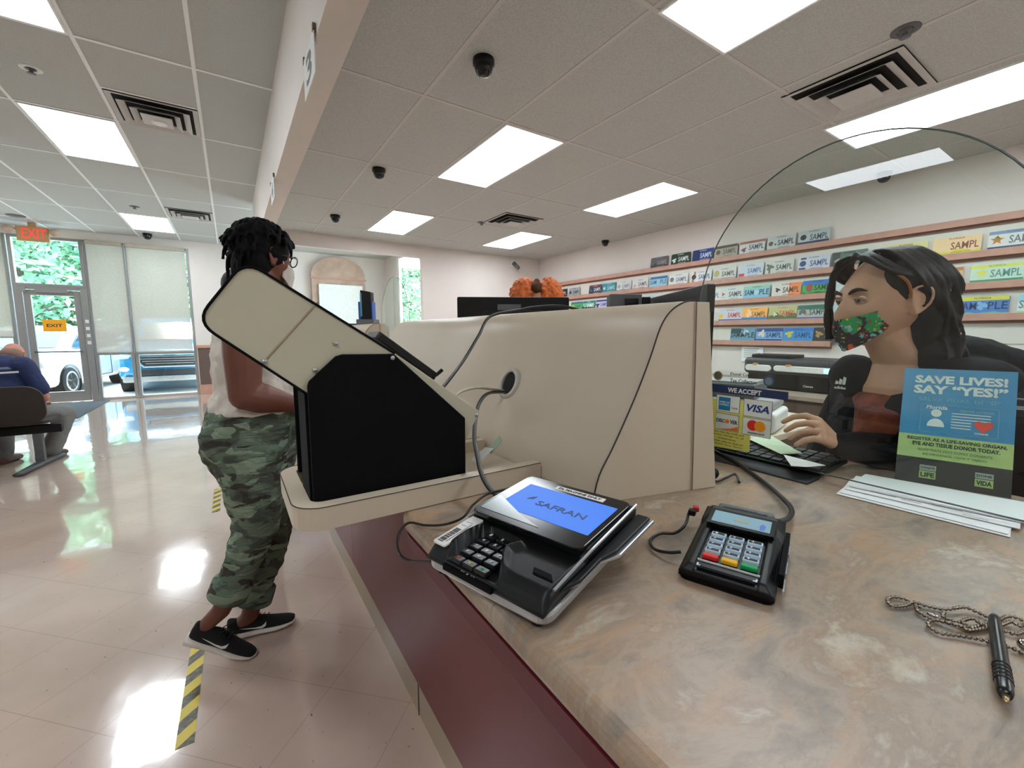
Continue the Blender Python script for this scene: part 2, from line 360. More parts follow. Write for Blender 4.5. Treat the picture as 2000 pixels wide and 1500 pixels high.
# ------------------------------------------------------------ ceiling lights
LIT = emis('lit_diffuser', (240, 248, 255), PANEL)
def light(x0, x1, y0, y1, z, label, grp):
    t = thing('ceiling_light', label, 'ceiling light', ((x0+x1)/2, (y0+y1)/2, z), group=grp); a, c = (x1-x0)/2, (y1-y0)/2; f = .014
    MB().bx(-a, -a+f, -c, c, -.01, 0).bx(a-f, a, -c, c, -.01, 0).bx(-a+f, a-f, -c, -c+f, -.01, 0).bx(-a+f, a-f, c-f, c, -.01, 0).build('frame', GRID, t)
    MB().bx(-a+f, a-f, -c+f, c-f, -.006, -.001).build('diffuser', LIT, t)
L1, L2 = 'fluorescent panels over the staff side', 'fluorescent panels over the lobby'
light(1.76, 2.31, 2.75, 4.01, ZS, 'lit ceiling panel above the middle of the counter, right of the nearest dome camera', L1)
light(1.76, 2.31, 5.33, 6.54, ZS, 'lit ceiling panel right of the farthest dome camera of the row', L1)
light(1.78, 2.33, .2, 1.46, ZS, 'bright ceiling panel cut by the top edge of the photo', L1)
light(3.69, 4.29, 2.88, 4.06, ZS, 'lit ceiling panel over the middle of the staff area, between the dome cameras', L1)
light(3.69, 4.29, 5.37, 6.56, ZS, 'smallest lit ceiling panel in front of the farthest ceiling vent of the staff side', L1)
light(3.77, 4.37, .2, 1.54, ZS, 'long bright ceiling panel beside the large vent, right edge of the photo', L1)
light(-1.32, -.72, 5.22, 6.44, ZL, 'lit ceiling panel of the lobby beside the large square vent', L2)
light(-1.32, -.72, 8.97, 10.19, ZL, 'lit ceiling panel of the lobby nearest the front windows', L2)
light(-1.32, -.72, 2.72, 3.91, ZL, 'bright ceiling panel in the top left corner of the photo', L2)
LB = ['lit lobby ceiling panel nearest behind the viewer', 'lit lobby ceiling panel left of the frame beside the counter', 'lit lobby ceiling panel left of the frame by the windows', 'lit lobby ceiling panel left of the frame above the seats']
for x, y in ((-4.4, 5.2), (-4.4, 8.95), (-4.4, 1.4), (-1.32, -1.1)):
    light(x, x+.6, y, y+1.22, ZL, LB.pop(), L2)
for x, s_ in ((1.76, 'nearer the counter'), (3.69, 'nearer the plate wall')): light(x, x+.6, -2.4, -1.18, ZS, 'lit staff side ceiling panel behind the viewer, ' + s_, L1)

# ------------------------------------------------------------ vents
def vent(x0, x1, y0, y1, z, label, disc=True):
    t = thing('ceiling_vent', label, 'ceiling vent', ((x0+x1)/2, (y0+y1)/2, z), group='square air vents in the ceilings'); a, c = (x1-x0)/2, (y1-y0)/2
    MB().bx(-a, a, -c, c, -.004, -.001).build('backing', DARK, t)
    def ring(s, zi, zo, wd, nm):
        b = MB()
        for k in range(4):
            M = Matrix.Rotation(k*PI/2, 4, 'Z'); aa, cc = (a, c) if k % 2 == 0 else (c, a)
            o_, i_ = cc*s, cc*(s-wd); q, r = aa*s, aa*(s-wd)
            v = [b.b.verts.new(M @ Vector(p)) for p in ((-q, -o_, zo), (q, -o_, zo), (r, -i_, zi), (-r, -i_, zi), (-q, -o_, zo+.003), (q, -o_, zo+.003), (r, -i_, zi+.003), (-r, -i_, zi+.003))]
            for f in ((0, 1, 2, 3), (7, 6, 5, 4), (0, 4, 5, 1), (1, 5, 6, 2), (2, 6, 7, 3), (3, 7, 4, 0)): b.b.faces.new([v[i] for i in f])
        b.build(nm, VENT, t)
    ring(1, -.006, -.012, .12, 'frame'); ring(.80, -.012, -.035, .16, 'louver'); ring(.56, -.018, -.045, .14, 'louver')
    MB().bx(-a*.36, a*.36, -c*.36, c*.36, -.052, -.044).build('centre_plate', VENT, t, bev=.008)
    if disc: MB().lathe([(0, -.062), (.05, -.062), (.055, -.052)], M=Matrix.Translation((.01, .02, 0))).build('centre_disc', WHITE, t)
vent(-.69, -.11, 4.6, 5.19, ZL, 'large square ceiling vent in the lobby beside the lit panel, with a white centre disc')
vent(-.69, -.11, 8.24, 8.83, ZL, 'small looking ceiling vent in the lobby near the front windows', False)
vent(2.97, 3.56, 4.66, 5.22, ZS, 'distant ceiling vent of the staff side next to a sprinkler head', False)
vent(3.05, 3.66, .9, 1.5, ZS, 'large stained ceiling vent at upper right beside the long bright panel', False)
# speckled dirt is in the paint; ceiling fittings:
def dome(x, y, z, label, s=1):
    t = thing('dome_camera', label, 'security camera', (x, y, z), group='black dome security cameras')
    MB().lathe([(.058*s, 0), (.06*s, -.006), (.06*s, -.028*s), (.052*s, -.036*s), (0, -.036*s)]).build('housing', BLACK, t, True)
    MB().lathe([(.05*s, -.034*s), (.05*s, -.05*s), (.043*s, -.07*s), (.028*s, -.085*s), (0, -.092*s)]).build('dome', GLOSS, t, True)
dome(1.27, 2.22, ZS, 'nearest and largest black dome camera, on the ceiling above the counter')
dome(1.24, 4.12, ZS, 'second black dome camera of the row above the counter')
dome(1.22, 5.98, ZS, 'farthest black dome camera of the row above the counter, over the standing woman')
dome(5.2, 5.15, ZS, 'small black dome camera at the top of the licence plate wall, above the empty wall')
dome(5.25, 1.6, ZS, 'black dome camera near the top of the licence plate wall, seen through the glass shield')
dome(-1.17, 10.55, ZL, 'black dome camera above the shaded front window', 1.2)
def sprinkler(x, y, z, label, ring=True):
    t = thing('sprinkler_head', label, 'sprinkler', (x, y, z), group='ceiling sprinkler heads')
    MB().lathe([(.06, 0), (.06, -.004), (.035, -.007), (.03, 0)]).build('escutcheon', WHITE if ring else GREY, t, True)
    MB().lathe([(.028, 0), (.026, -.010), (.012, -.014), (.010, -.028), (.024, -.032), (.024, -.035), (0, -.036)]).build('nozzle', GREY, t, True)
sprinkler(-1.05, 4.55, ZL, 'sprinkler head with white ring left of the large lobby vent'); sprinkler(2.92, .86, ZS, 'sprinkler head at upper right above the large stained vent', False)
sprinkler(2.96, 5.26, ZS, 'tiny sprinkler head left of the distant staff side vent', False); sprinkler(-1.05, 8.45, ZL, 'tiny sprinkler head above the far lobby panel', False)
t = thing('ceiling_speaker', 'small dark round fitting on the lobby ceiling above the exit sign', 'ceiling fitting', (-2.7, 10.1, ZL)); MB().lathe([(.11, 0), (.11, -.01), (0, -.012)]).build('grille', GREY, t, True)
t = thing('ceiling_fan', 'ceiling fan blade tip at the left edge under the lobby ceiling', 'ceiling fan', (-3.15, 8.2, ZL))
MB().lathe([(.07, 0), (.07, -.04), (.015, -.05), (.015, -.14), (.1, -.16), (.1, -.24), (0, -.26)]).build('motor', GREY, t, True)
for k in range(4):
    b = MB(); b.prism(rrect(.55, .13, .05, cx=.4), -.205, -.195, Matrix.Rotation(k*PI/2+.35, 4, 'Z')); b.build('blade', mat('fan_blade', (120, 116, 114), .5), t)
# wall mounted camera in the staff corner
t = thing('wall_camera', 'small white bracket camera high in the far corner of the staff wall', 'security camera', (4.72, SY, 2.62))
MB().bx(-.04, .04, -.02, 0, -.06, .08).tube([(0, -.02, .0), (0, -.1, -.02)], .015).build('bracket', WHITE, t)
MB().tube([(0, -.08, .0), (.03, -.2, -.1)], [.04, .035], 14).build('camera_body', GREY, t, True)

# hanging number plates of the stations, on the header
def numplate(y0, y1, z0, z1, s, label):
    M = frame((.375, (y0+y1)/2, (z0+z1)/2), (0, -1, 0), (0, 0, 1)); w_, h = y1-y0, z1-z0
    t = thing('number_sign', label, 'sign', M=M, group='station number signs on the header')
    MB().prism([(-w_/2, h/2), (w_/2, h/2), (w_/2, -h/2), (-w_/2, -h/2)], -.002, .002).build('plate', WHITE, t)
    text('numeral', s, 0, 0, w_*.5, h*.7, .0025, GREY, t, bold=.02)
    for a_ in (-w_/2, w_/2-.02): MB().bx(a_, a_+.02, h/2-.01, h/2+.02, -.009, .004).build('clip', mat('brass_clip', (120, 104, 80), .4), t)
numplate(2.09, 2.38, 2.36, 2.53, '3', 'white station sign with numeral 3 on the header, near the top of the photo')
numplate(4.1, 4.39, 2.36, 2.53, '4', 'small far white station sign on the header above the standing woman')

# ------------------------------------------------------------ exit sign, door notice, mat
t = thing('exit_sign', 'tan exit sign with red letters and two lamp heads above the glass door', 'exit sign', (-2.66, 10.6, 2.9))
MB().bx(-.19, .19, -.03, .03, -.11, .13).bx(-.05, .05, -.02, .02, .13, .2).build('housing', mat('tan_housing', (196, 160, 112), .5), t, bev=.006)
text('lettering', 'EXIT', .02, .02, .30, .17, .031, emis('exit_red', (226, 80, 60), .25), t, bold=.03, M=RX)
for sx in (-1, 1): MB().tube([(sx*.19, 0, .08), (sx*.24, 0, .08)], .02).tube([(sx*.27, .02, .08), (sx*.27, -.06, .06)], [.05, .065], 16).build('lamp_head', mat('lamp_head', (204, 178, 158), .5), t, True)
t = thing('door_notice', 'orange paper notice reading EXIT taped to the glass door', 'sign', M=frame((-2.63, FARY+.03, 1.40), (1, 0, 0), (0, 0, 1)))
MB().bx(-.15, .15, -.105, .105, -.001, .001).build('sheet', mat('orange_paper', (250, 168, 20), .6), t); text('lettering', 'EXIT', 0, 0, .2, .055, .0015, EDGE, t, bold=.02)
t = thing('door_mat', 'dark grey ribbed entrance mat on the floor inside the glass door', 'mat', (-2.7, 9.75, 0)); MB().bx(-.75, .72, -.95, 1.1, 0, .008).build('pile', mat('mat_pile', (74, 78, 84), .95, bump=.5), t)
for sg, ys in ((0, .2),):
    t = thing('door_sticker', 'small white stickers on the door jamb beside the shade', 'sticker', (-2.2, FARY-.001, 1.45)); 
    for k in range(4): MB().bx(-.02, .03, -.001, 0, .0-k*.13, .06-k*.13).build('sticker', WHITE, t)

# ------------------------------------------------------------ hazard tape on the floor
m, nt, p = nodes('hazard_tape'); tc = nt.nodes.new('ShaderNodeTexCoord'); mp = nt.nodes.new('ShaderNodeMapping'); mp.inputs['Rotation'].default_value = (0, 0, math.radians(-42)); nt.links.new(tc.outputs['Object'], mp.inputs[0])
wv = nt.nodes.new('ShaderNodeTexWave'); wv.inputs['Scale'].default_value = 3.9; wv.bands_direction = 'Y'; nt.links.new(mp.outputs[0], wv.inputs['Vector'])
nz = tex(nt, 'ShaderNodeTexNoise', 70); g = ramp(nt, nz.outputs['Fac'], [(.4, (62, 58, 40)), (.75, (120, 110, 50))])
fc = ramp(nt, wv.outputs['Fac'], [(0, (0, 0, 0)), (.5, (255, 255, 255))]); nt.nodes[-1].color_ramp.interpolation = 'CONSTANT'
nt.links.new(mixc(nt, fc, g, (226, 200, 44)), p.inputs['Base Color']); p.inputs['Roughness'].default_value = .35
def tape(x, y0, y1, label, skew=0):
    t = MB(); w_ = .024
    t.prism([(-w_-skew, y0), (w_-skew, y0), (w_+skew, y1), (-w_+skew, y1)], 0, .0012); o = t.build('floor_tape', m); o.location = (x, 0, 0)
    tag(o, label, 'floor tape', 'hazard tape strips on the floor')
tape(-.192, 1.52, 2.12, 'near strip of yellow and black hazard tape on the floor under the raised shoe', .005)
tape(-.165, 3.56, 4.1, 'short far strip of yellow and black hazard tape left of the camouflage trousers')
tape(-.16, 5.4, 5.9, 'hazard tape strip on the floor farther along the aisle, behind the trousers')

# ------------------------------------------------------------ backdrop arch, white board, tower on the far wall
AX = 2.23
t = thing('arched_backdrop', 'stone laminate panel with rounded arch top on the far lobby wall', 'wall panel', (AX, FARY-.06, 0))
prof = [(-.60, 1.0), (-.60, 2.62)] + [(.60*math.cos(a), 2.62+.42*math.sin(a)) for a in [PI*(1-k/24) for k in range(1, 24)]] + [(.60, 2.62), (.60, 1.0)]
MB().prism(prof, -.05, .05, RX).build('panel', mat('mottled_laminate', (178, 150, 132), .5, var=.15, scale=6), t)
MB().bx(-.62, .62, -.075, -.05, 2.52, 2.56).build('ledge', LEDGE, t)
t = thing('white_board', 'blank white board mounted under the arch of the far laminate panel', 'board', (AX+.02, FARY-.14, 0)); MB().bx(-.48, .5, -.015, .015, 1.5, 2.4).build('board', WHITE, t); MB().bx(-.5, .52, -.02, .016, 1.46, 1.5).build('rail', BLACK, t)
# ============================================================ COUNTER
CT = .92; FX = .44
def counter_unit(y0, y1, label):
    t = thing('service_counter', label, 'counter', (0, 0, 0), group='maroon fronted service counters')
    MB().bx(FX, FX+.03, y0, y1, .113, .853).build('front_panel', MAROON, t)
    MB().bx(FX+.002, FX+.03, y0, y1, 0, .113).build('kick_plate', KICK, t)
    MB().bx(FX+.03, 1.2, y0, y0+.03, 0, .853).build('side_panel', BEIGE, t); return t
counter_unit(-1.0, 2.113, 'near maroon counter front with beige kick plate, running under the marbled worktop')
counter_unit(2.116, 6.2, 'far maroon counter front beyond the vertical seam, behind the standing woman')
MB_ = MB(); o = MB_.bx(FX-.001, FX+.001, 1.2285, 1.2305, 0, .11).build('seam', EDGE, [q for q in COL.objects if q.name == 'service_counter'][0])
def worktop(y0, y1, label, x1=1.33):
    t = thing('worktop', label, 'countertop', (0, 0, CT), group='stone look laminate worktops')
    b = MB(); r = .07; b.prism([(x1, y0), (x1, y1), (.246+r, y1)] + [(.246+r-r*math.sin(a), y1-r+r*math.cos(a)) for a in [PI/2*k/6 for k in range(1, 7)]] + [(.246, y0)], -.036, 0)
    b.build('slab', STONE, t, bev=.014, seg=4)
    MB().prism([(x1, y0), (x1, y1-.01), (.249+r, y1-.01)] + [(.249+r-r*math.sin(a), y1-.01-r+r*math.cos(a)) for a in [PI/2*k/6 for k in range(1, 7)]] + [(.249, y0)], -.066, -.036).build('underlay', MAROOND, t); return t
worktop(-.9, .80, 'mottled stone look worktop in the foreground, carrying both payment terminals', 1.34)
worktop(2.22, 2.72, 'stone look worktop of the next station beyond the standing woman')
t = thing('desk_top', 'stone look work surface behind the far hood, under the small glass shield', 'desk'); MB().bx(.875, 1.33, 2.735, 4.38, CT-.04, CT-.002).build('slab', STONE, t, bev=.005); MB().bx(1.25, 1.28, 2.8, 4.3, 0, .88).build('side_panel', BEIGE, t)
t = thing('desk_top', 'stone look work surface of the clerk behind the beige privacy hood', 'desk'); MB().bx(.875, 1.33, .82, 2.2, CT-.04, CT-.002).build('slab', STONE, t, bev=.005); MB().bx(1.25, 1.28, .84, 2.18, 0, .88).build('side_panel', BEIGE, t)

# privacy hoods
front = [(.570, .9205), (.582, .975), (.613, 1.034), (.655, 1.123), (.687, 1.202), (.708, 1.262), (.73, 1.294), (.759, 1.312), (.777, 1.316)]
HOLE = (.648, 1.0, 1.112)
def hood(y0, y1, label, hole=None):
    t = thing('privacy_hood', label, 'counter divider', (0, 0, 0), group='beige curved privacy hoods on the counter')
    P = [(p.x, p.y) for p in spline([(x, z, 0) for x, z in front], 4)]
    P = P + [(.787, 1.316), (.855, .9205)]
    ny = lambda x: y0-.25*(x-.57)
    b = MB(); A = [b.b.verts.new((x, ny(x), z)) for x, z in P]; B = [b.b.verts.new((x, y1, z)) for x, z in P]; n = len(P)
    b.b.faces.new(A); b.b.faces.new(B[::-1])
    for i in range(n): b.b.faces.new((A[i], B[i], B[(i+1) % n], A[(i+1) % n]))
    o = b.build('hood_body', BEIGE, t)
    for f in o.data.polygons: f.use_smooth = len(f.vertices) == 4
    MB().tube([(x-.0008, ny(x), z+.0005) for x, z in P[:-1]], .0016, 5).build('edge_trim', EDGE, t)
    R_ = [(.788, 1.314), (.818, 1.314), (.860, .9205), (.800, .9205)]
    b = MB(); A = [b.b.verts.new((x, ny(x)-.004, z)) for x, z in R_]; B = [b.b.verts.new((x, ny(x)+.05, z)) for x, z in R_]
    b.b.faces.new(A); b.b.faces.new(B[::-1])
    for i in range(4): b.b.faces.new((A[i], B[i], B[(i+1) % 4], A[(i+1) % 4]))
    b.build('end_post', BEIGE, t, bev=.001)
    MB().tube([(x-.001, ny(x)-.003, z) for x, z in (R_[0], R_[3])], .0009, 4).build('post_seam', mat('seam_brown', (110, 92, 76), .6), t)
    if hole:
        M = frame(HOLE, (0, -1, 0), (.35, 0, .937))
        MB().lathe([(.033, -.002), (.033, .006), (.045, .004), (.046, -.002)], 36, M).build('grommet', mat('grommet_beige', (184, 178, 164), .4), t, True)
        MB().lathe([(0, .0018), (.033, .0018)], 36, M).build('cable_hole', DARK, t)
        MB().prism([(.031*math.cos(a), .031*math.sin(a)) for a in [PI*.62+PI*.75*k/14 for k in range(15)]] + [(.012*math.cos(a)-.012, .026*math.sin(a)) for a in [PI*1.37-PI*.75*k/14 for k in range(15)]], .002, .003, M).build('hole_lining', mat('lining', (84, 76, 68), .7), t)
    return t
hood(.58, 2.2, 'large beige curved privacy hood behind the card terminal, with a round cable hole', 1.07)
hood(2.76, 4.4, 'far beige privacy hood visible behind the small glass shield')

# glass shields
def shield(yc, label, xg=1.10):
    t = thing('glass_shield', label, 'screen', (xg, yc, CT), group='arched clear shields on the counter')
    h = .315; P = [(-h, .016)] + [(-h*math.cos(a), .40+.335*math.sin(a)) for a in [PI*k/40 for k in range(41)]] + [(h, .016)]
    MY = frame((0, 0, 0), (0, 1, 0), (0, 0, 1))
    MB().prism(P, -.003, .003, MY).build('pane', GLASS, t)
    MB().tube([(0, y, z) for y, z in P[1:-1]], .0017, 6).build('polished_edge', mat('shield_edge', (74, 88, 82), .15, var=.02), t, True)
    MB().tube([(0, P[0][0], P[0][1]), (0, P[-1][0], P[-1][1])], .0018, 6).build('bottom_edge', mat('shield_edge_dark', (70, 82, 78), .2), t, True)
    MB().bx(-.055, .006, h-.030, h-.012, .02, .39).build('side_bracket', mat('bracket_clear', (120, 126, 112), .2, var=.02), t)
    MB().bx(-.008, .008, h-.05, h-.03, .0005, .018).build('foot_clip', GREY, t); return t
shield(.405, 'large arched clear shield in front of the masked clerk'); shield(3.07, 'small arched clear shield in the distance beside the far window', 1.0)

# shelf tray with machine
t = thing('side_tray', 'beige laminate tray with raised rim, sticking out of the hood over the aisle', 'tray', (0, 0, CT))
x0, x1, y0, y1, r, rim = .068, .567, .745, 1.03, .05, .03
def trayline(d):
    X0, Y0, Y1, R = x0+d, y0+d, y1-d, max(.006, r-d)
    return [(x1, Y0)] + [(x1, Y1)] + [(X0+R-R*math.sin(a), Y1-R+R*math.cos(a)) for a in [PI/2*k/6 for k in range(7)]] + [(X0+R-R*math.cos(a), Y0+R-R*math.sin(a)) for a in [PI/2*k/6 for k in range(7)]]
MB().prism(trayline(.002), .002, .012).build('tray_floor', BEIGE, t)
b = MB(); A, B = trayline(0), trayline(rim); n = len(A)
for z in (.0015, .041): pass
va = [[b.b.verts.new((x, y, z)) for x, y in L] for L in (A, B) for z in (.0015, .041)]
ao, at_, bo, bt = va
for i in range(1, n-1+1):
    j = (i+1) % n
    if i == n-1: j = 0
    for q, s in (((ao, at_), 1), ((bo, bt), -1)): b.b.faces.new([q[0][i], q[0][j], q[1][j], q[1][i]][::s])
    b.b.faces.new((at_[i], at_[j], bt[j], bt[i])); b.b.faces.new((ao[i], bo[i], bo[j], ao[j]))
b.b.faces.new((ao[1], at_[1], bt[1], bo[1])); b.b.faces.new((ao[0], bo[0], bt[0], at_[0]))
b.build('rim', BEIGE, t)
MB().tube([(x, y, .0412) for x, y in A[1:]+A[:1]], .0009, 4).build('rim_edge_line', EDGE, t)
# machine on the tray
t = thing('touchscreen_stand', 'boxy black cabinet with a tilted cream cheek plate, standing in the tray', 'machine', (0, 0, 0))
def Q(x, y, Y=.79): p = at(x, y, 'y', Y); return (p.x, p.z)
blk = [Q(612, 984), Q(908, 930), Q(907, 816), Q(780, 702), Q(768, 691), Q(668, 692), Q(655, 696), Q(603, 745), Q(600, 755)]
blk = [(x, max(z, .935)) for x, z in blk]
MB().prism(blk, -.794, -.785, RX).build('side_plate', MATTE, t, bev=.002)
MB().prism(blk, -1.0, -.991, RX).build('side_plate', MATTE, t, bev=.002)
b = MB(); xL = blk[0][0]; b.bx(.099, .104, .797, .885, .955, 1.150).build('front_plate', MATTE, t)
MB().bx(.11, blk[1][0]-.004, .795, .99, .934, .95).build('base_plate', MATTE, t)
def cheek(Y, th, name='cheek_plate'):
    c = [Q(478, 509, .80), Q(382, 628, .80), Q(603, 772, .80), Q(640, 760, .80), Q(905, 925, .80), Q(905, 868, .80), Q(936, 803, .80), Q(770, 690, .80)]
    # rounded outer corners
    def rnd(p, a, b_, r_):
        p, a, b_ = Vector(p), Vector(a), Vector(b_); u = p+(a-p).normalized()*r_; v = p+(b_-p).normalized()*r_
        return [tuple((1-s)**2*u + 2*s*(1-s)*p + s*s*v) for s in [k/6 for k in range(7)]]
    P = rnd(c[0], c[-1], c[1], .03) + rnd(c[1], c[0], c[2], .03) + c[2:]
    MB().prism(P, -Y-th, -Y, RX).build(name, CREAM, t, bev=.0015)
    E_ = [(x, Y-.001, z) for x, z in [P[-1]]+P[:15]]
    MB().tube(E_, .0022, 6).build('rubber_edge', MATTE, t)
cheek(.797, .004); cheek(.982, .004)
m1, m2 = Q(622, 589, .796), Q(521, 701, .796)
MB().tube([(m1[0], .7978, m1[1]), (m2[0], .7978, m2[1])], .0022, 8).build('fold_line', mat('fold_tan', (150, 132, 104), .5), t)
for (x, y) in ((655, 671), (615, 723), (516, 706), (931, 811), (767, 699)):
    p = at(x, y, 'y', .795 if x != 767 else .783); MB().lathe([(0, .003), (.003, .002), (.0042, 0)], 12, Matrix.Translation(p) @ RX).build('screw', SILVER, t, True)
a1, a2 = at(735, 655, 'y', .88), at(835, 727, 'y', .88)
d = (a2-a1).normalized(); M = frame((a1+a2)/2 + Vector((0, 0, .0)), d, (0, 1, 0)); L = (a2-a1).length
t2 = thing('touchscreen', 'thin black touchscreen lying along the tilted top of the machine', 'screen', M=M)
MB().prism(rrect(L*1.12, .085, .008, cy=.0), -.012, .004).build('casing', BLACK, t2, bev=.002); MB().prism(rrect(L*1.0, .07, .002), .0042, .0048).build('glass_face', GLOSS, t2)
MB().tube([(L*.56, -.03, .0), (L*.6, -.03, .018)], .004).build('stylus_hook', BLACK, t2)
t2 = thing('folded_receipts', 'crumpled paper slips lying in the tray behind the black cabinet', 'paper', (.475, .86, .962))
MB().prism([(-.02, -.02), (.035, -.01), (.03, .02), (-.02, .015)], 0, .001, Matrix.Rotation(-.5, 4, 'Y')).build('slip', PAPER, t2)
MB().prism([(-.01, -.01), (.03, -.02), (.04, .0), (.0, .012)], 0, .001, Matrix.Translation((.03, 0, .012)) @ Matrix.Rotation(-.9, 4, 'Y')).build('slip', mat('green_slip', (150, 176, 150), .7), t2)
# cables
def cable(name, pts, r, m_, label, n=8, grp='cables around the machines'):
    o = MB().tube(spline(pts, 10), r, n).build(name, m_, None, True); return tag(o, label, 'cable', grp)
CB = mat('black_cable', (16, 16, 18), .45); CG = mat('grey_cable', (96, 98, 96), .5); CBG = mat('beige_cable', (168, 162, 140), .5)
cable('cable', [at(862, 760, 'y', .88), at(880, 738, 'y', .93), at(908, 700, 'y', 1.02), at(935, 655, 'y', 1.08), at(958, 618, 'y', 1.12), (.765, 1.12, 1.325), (.82, 1.09, 1.335), (.87, 1.02, 1.333), (.91, .95, 1.30), (.93, .93, 1.22)], .0042, CB, 'thick black cable running up and over the top of the large privacy hood')
cable('cable', [at(888, 775, 'y', .84), at(905, 763, 'y', .88), at(935, 757, 'y', .94), at(965, 761, 'y', .985), (.640, 1.015, 1.09), (.655, 1.015, 1.085)], .0036, CBG, 'beige cable arching from the machine to the round hole')
hx = [(.655, 1.0, 1.085), (.636, 1.0, 1.088), at(955, 768, 'y', .975), at(938, 785, 'y', .95), at(931, 810, 'y', .9), at(927, 850, 'y', .84), at(933, 890, 'y', .77), at(941, 925, 'y', .72), at(955, 952, 'y', .68), at(975, 972, 'y', .645)]
cable('cable', hx, .0042, CG, 'grey cable hanging from the round hole down to the card terminal')
cable('cable', [Vector(p)+Vector((-.006, -.004, .002)) for p in hx], .0022, CB, 'thin black cable beside the grey one from the round hole')
cable('cable', [at(1020, 955, 'z', .97), at(960, 962, 'z', .96), at(925, 985, 'z', .95), at(905, 1010, 'z', .94), at(870, 1024, 'z', .935), at(830, 1026, 'z', .93), at(800, 1021, 'z', .925), at(783, 1035, 'z', .915), at(776, 1060, 'z', .905), at(783, 1085, 'z', .90), at(805, 1096, 'z', .90), at(845, 1098, 'z', .925)], .0022, CB, 'thin black wire looping off the worktop edge left of the card terminal')
cable('cable', [at(1395, 880, 'z', .93), at(1440, 905, 'z', .926), at(1490, 940, 'z', .926), at(1530, 975, 'z', .93), at(1546, 995, 'z', .935), at(1540, 1012, 'z', .94), at(1515, 1020, 'z', .94)], .0045, CB, 'thick dark cable from under the keyboard to the small keypad')
cable('cable', [at(1345, 1002, 'z', .94), at(1338, 1025, 'z', .935), at(1318, 1041, 'z', .927), at(1290, 1042, 'z', .925), at(1270, 1055, 'z', .925), at(1278, 1072, 'z', .925), at(1305, 1079, 'z', .93), at(1330, 1078, 'z', .935)], .0024, CB, 'short black cable looping left of the small keypad')
cable('audio_cable', [at(1385, 935, 'z', .924), at(1400, 940, 'z', .925), at(1420, 932, 'z', .928), at(1436, 926, 'z', .932), at(1444, 942, 'z', .926)], .0028, CB, 'small black plug cable lying at the right end of the hood')
t = thing('adapter_plug', 'round black plug poking out behind the hood end', 'plug', at(1392, 925, 'z', .935)); MB().ell((0, 0, 0), (.016, .012, .013)).build('plug_body', BLACK, t, True)
t = thing('cable_connector', 'red and black connector left of the small keypad', 'connector', at(1352, 1000, 'z', .945))
MB().box((0, 0, 0), (.014, .012, .01), Matrix.Rotation(.4, 4, 'Z')).build('connector_body', BLACK, t, bev=.002); MB().box((.008, -.006, .004), (.012, .01, .009), Matrix.Rotation(.6, 4, 'Z')).build('boot', mat('red_boot', (190, 40, 34), .4), t, bev=.002)

# ------------------------------------------------------------ terminals
def T2(x, y, ang): return Matrix.Translation((x, y, CT)) @ Matrix.Rotation(math.radians(ang), 4, 'Z')
t = thing('payment_terminal', 'large black card terminal with blue screen at the edge of the worktop', 'payment terminal', M=T2(.209, .538, -73.7))
W_, D_ = .207, .238
def smooth(a, b, x): x = min(1, max(0, (x-a)/(b-a))); return x*x*(3-2*x)
def outl(w_, d_, r_, x0=0, y0=0): return rrect(w_, d_, r_, 5, x0+w_/2, y0+d_/2)
SH = Matrix(((1, 0, 0, 0), (0, 1, 0, 0), (0, .12, 1, 0), (0, 0, 0, 1)))
MB().prism(outl(W_, D_, .018), .008, .020, SH).build('base_rim', SILVER, t, bev=.003)
def inside(x, y, P):
    c = False; j = len(P)-1
    for i in range(len(P)):
        if (P[i][1] > y) != (P[j][1] > y) and x < (P[j][0]-P[i][0])*(y-P[i][1])/(P[j][1]-P[i][1])+P[i][0]: c = not c
        j = i
    return c
def hfield(w_, d_, nx, ny, f, zb, r_=.015):
    """closed solid whose top follows f(x, y)"""
    b = MB(); V = {}
    for i in range(nx+1):
        for j in range(ny+1):
            x, y = w_*i/nx, d_*j/ny; V[i, j] = b.b.verts.new((x, y, f(x, y)))
    for i in range(nx):
        for j in range(ny): b.b.faces.new((V[i, j], V[i+1, j], V[i+1, j+1], V[i, j+1]))
    rim = [(i, 0) for i in range(nx)] + [(nx, j) for j in range(ny)] + [(i, ny) for i in range(nx, 0, -1)] + [(0, j) for j in range(ny, 0, -1)]
    lo = [b.b.verts.new((V[k].co.x, V[k].co.y, zb + .12*V[k].co.y)) for k in rim]
    for a in range(len(rim)):
        c = (a+1) % len(rim); b.b.faces.new((V[rim[a]], lo[a], lo[c], V[rim[c]]))
    b.b.faces.new(lo[::-1]); return b
REC = [(.042, -.01), (.036, .05), (.040, .070), (.052, .080), (.085, .081), (.106, .078), (.114, .068), (.104, .050), (.113, .035), (.130, .010), (.134, -.01)]
def seg_d(x, y, P):
    best = 9
    for (ax, ay), (bx_, by) in zip(P, P[1:]):
        t_ = max(0, min(1, ((x-ax)*(bx_-ax)+(y-ay)*(by-ay))/((bx_-ax)**2+(by-ay)**2+1e-12))); best = min(best, math.hypot(x-ax-t_*(bx_-ax), y-ay-t_*(by-ay)))
    return best
def h1(x, y):
    z = .030 + .10*y + .012*smooth(.0, .02, y) + .012*smooth(.088, .10, y)
    e = min(x, W_-x, D_-y, y+.004); z -= .010*(1-smooth(0, .012, e))
    dd = seg_d(x, y, REC)
    if y < .092: z += .007*math.exp(-(dd/.009)**2)*smooth(0, .03, y)*(1-smooth(.068, .084, y))
    if inside(x, y, REC): z = .029 + .10*y + .001 - .004*smooth(.0, .012, y)
    return z
o = hfield(W_-.004, D_-.004, 110, 120, h1, .0195).build('body', BLACK, t, True)
SL = math.atan(.10)
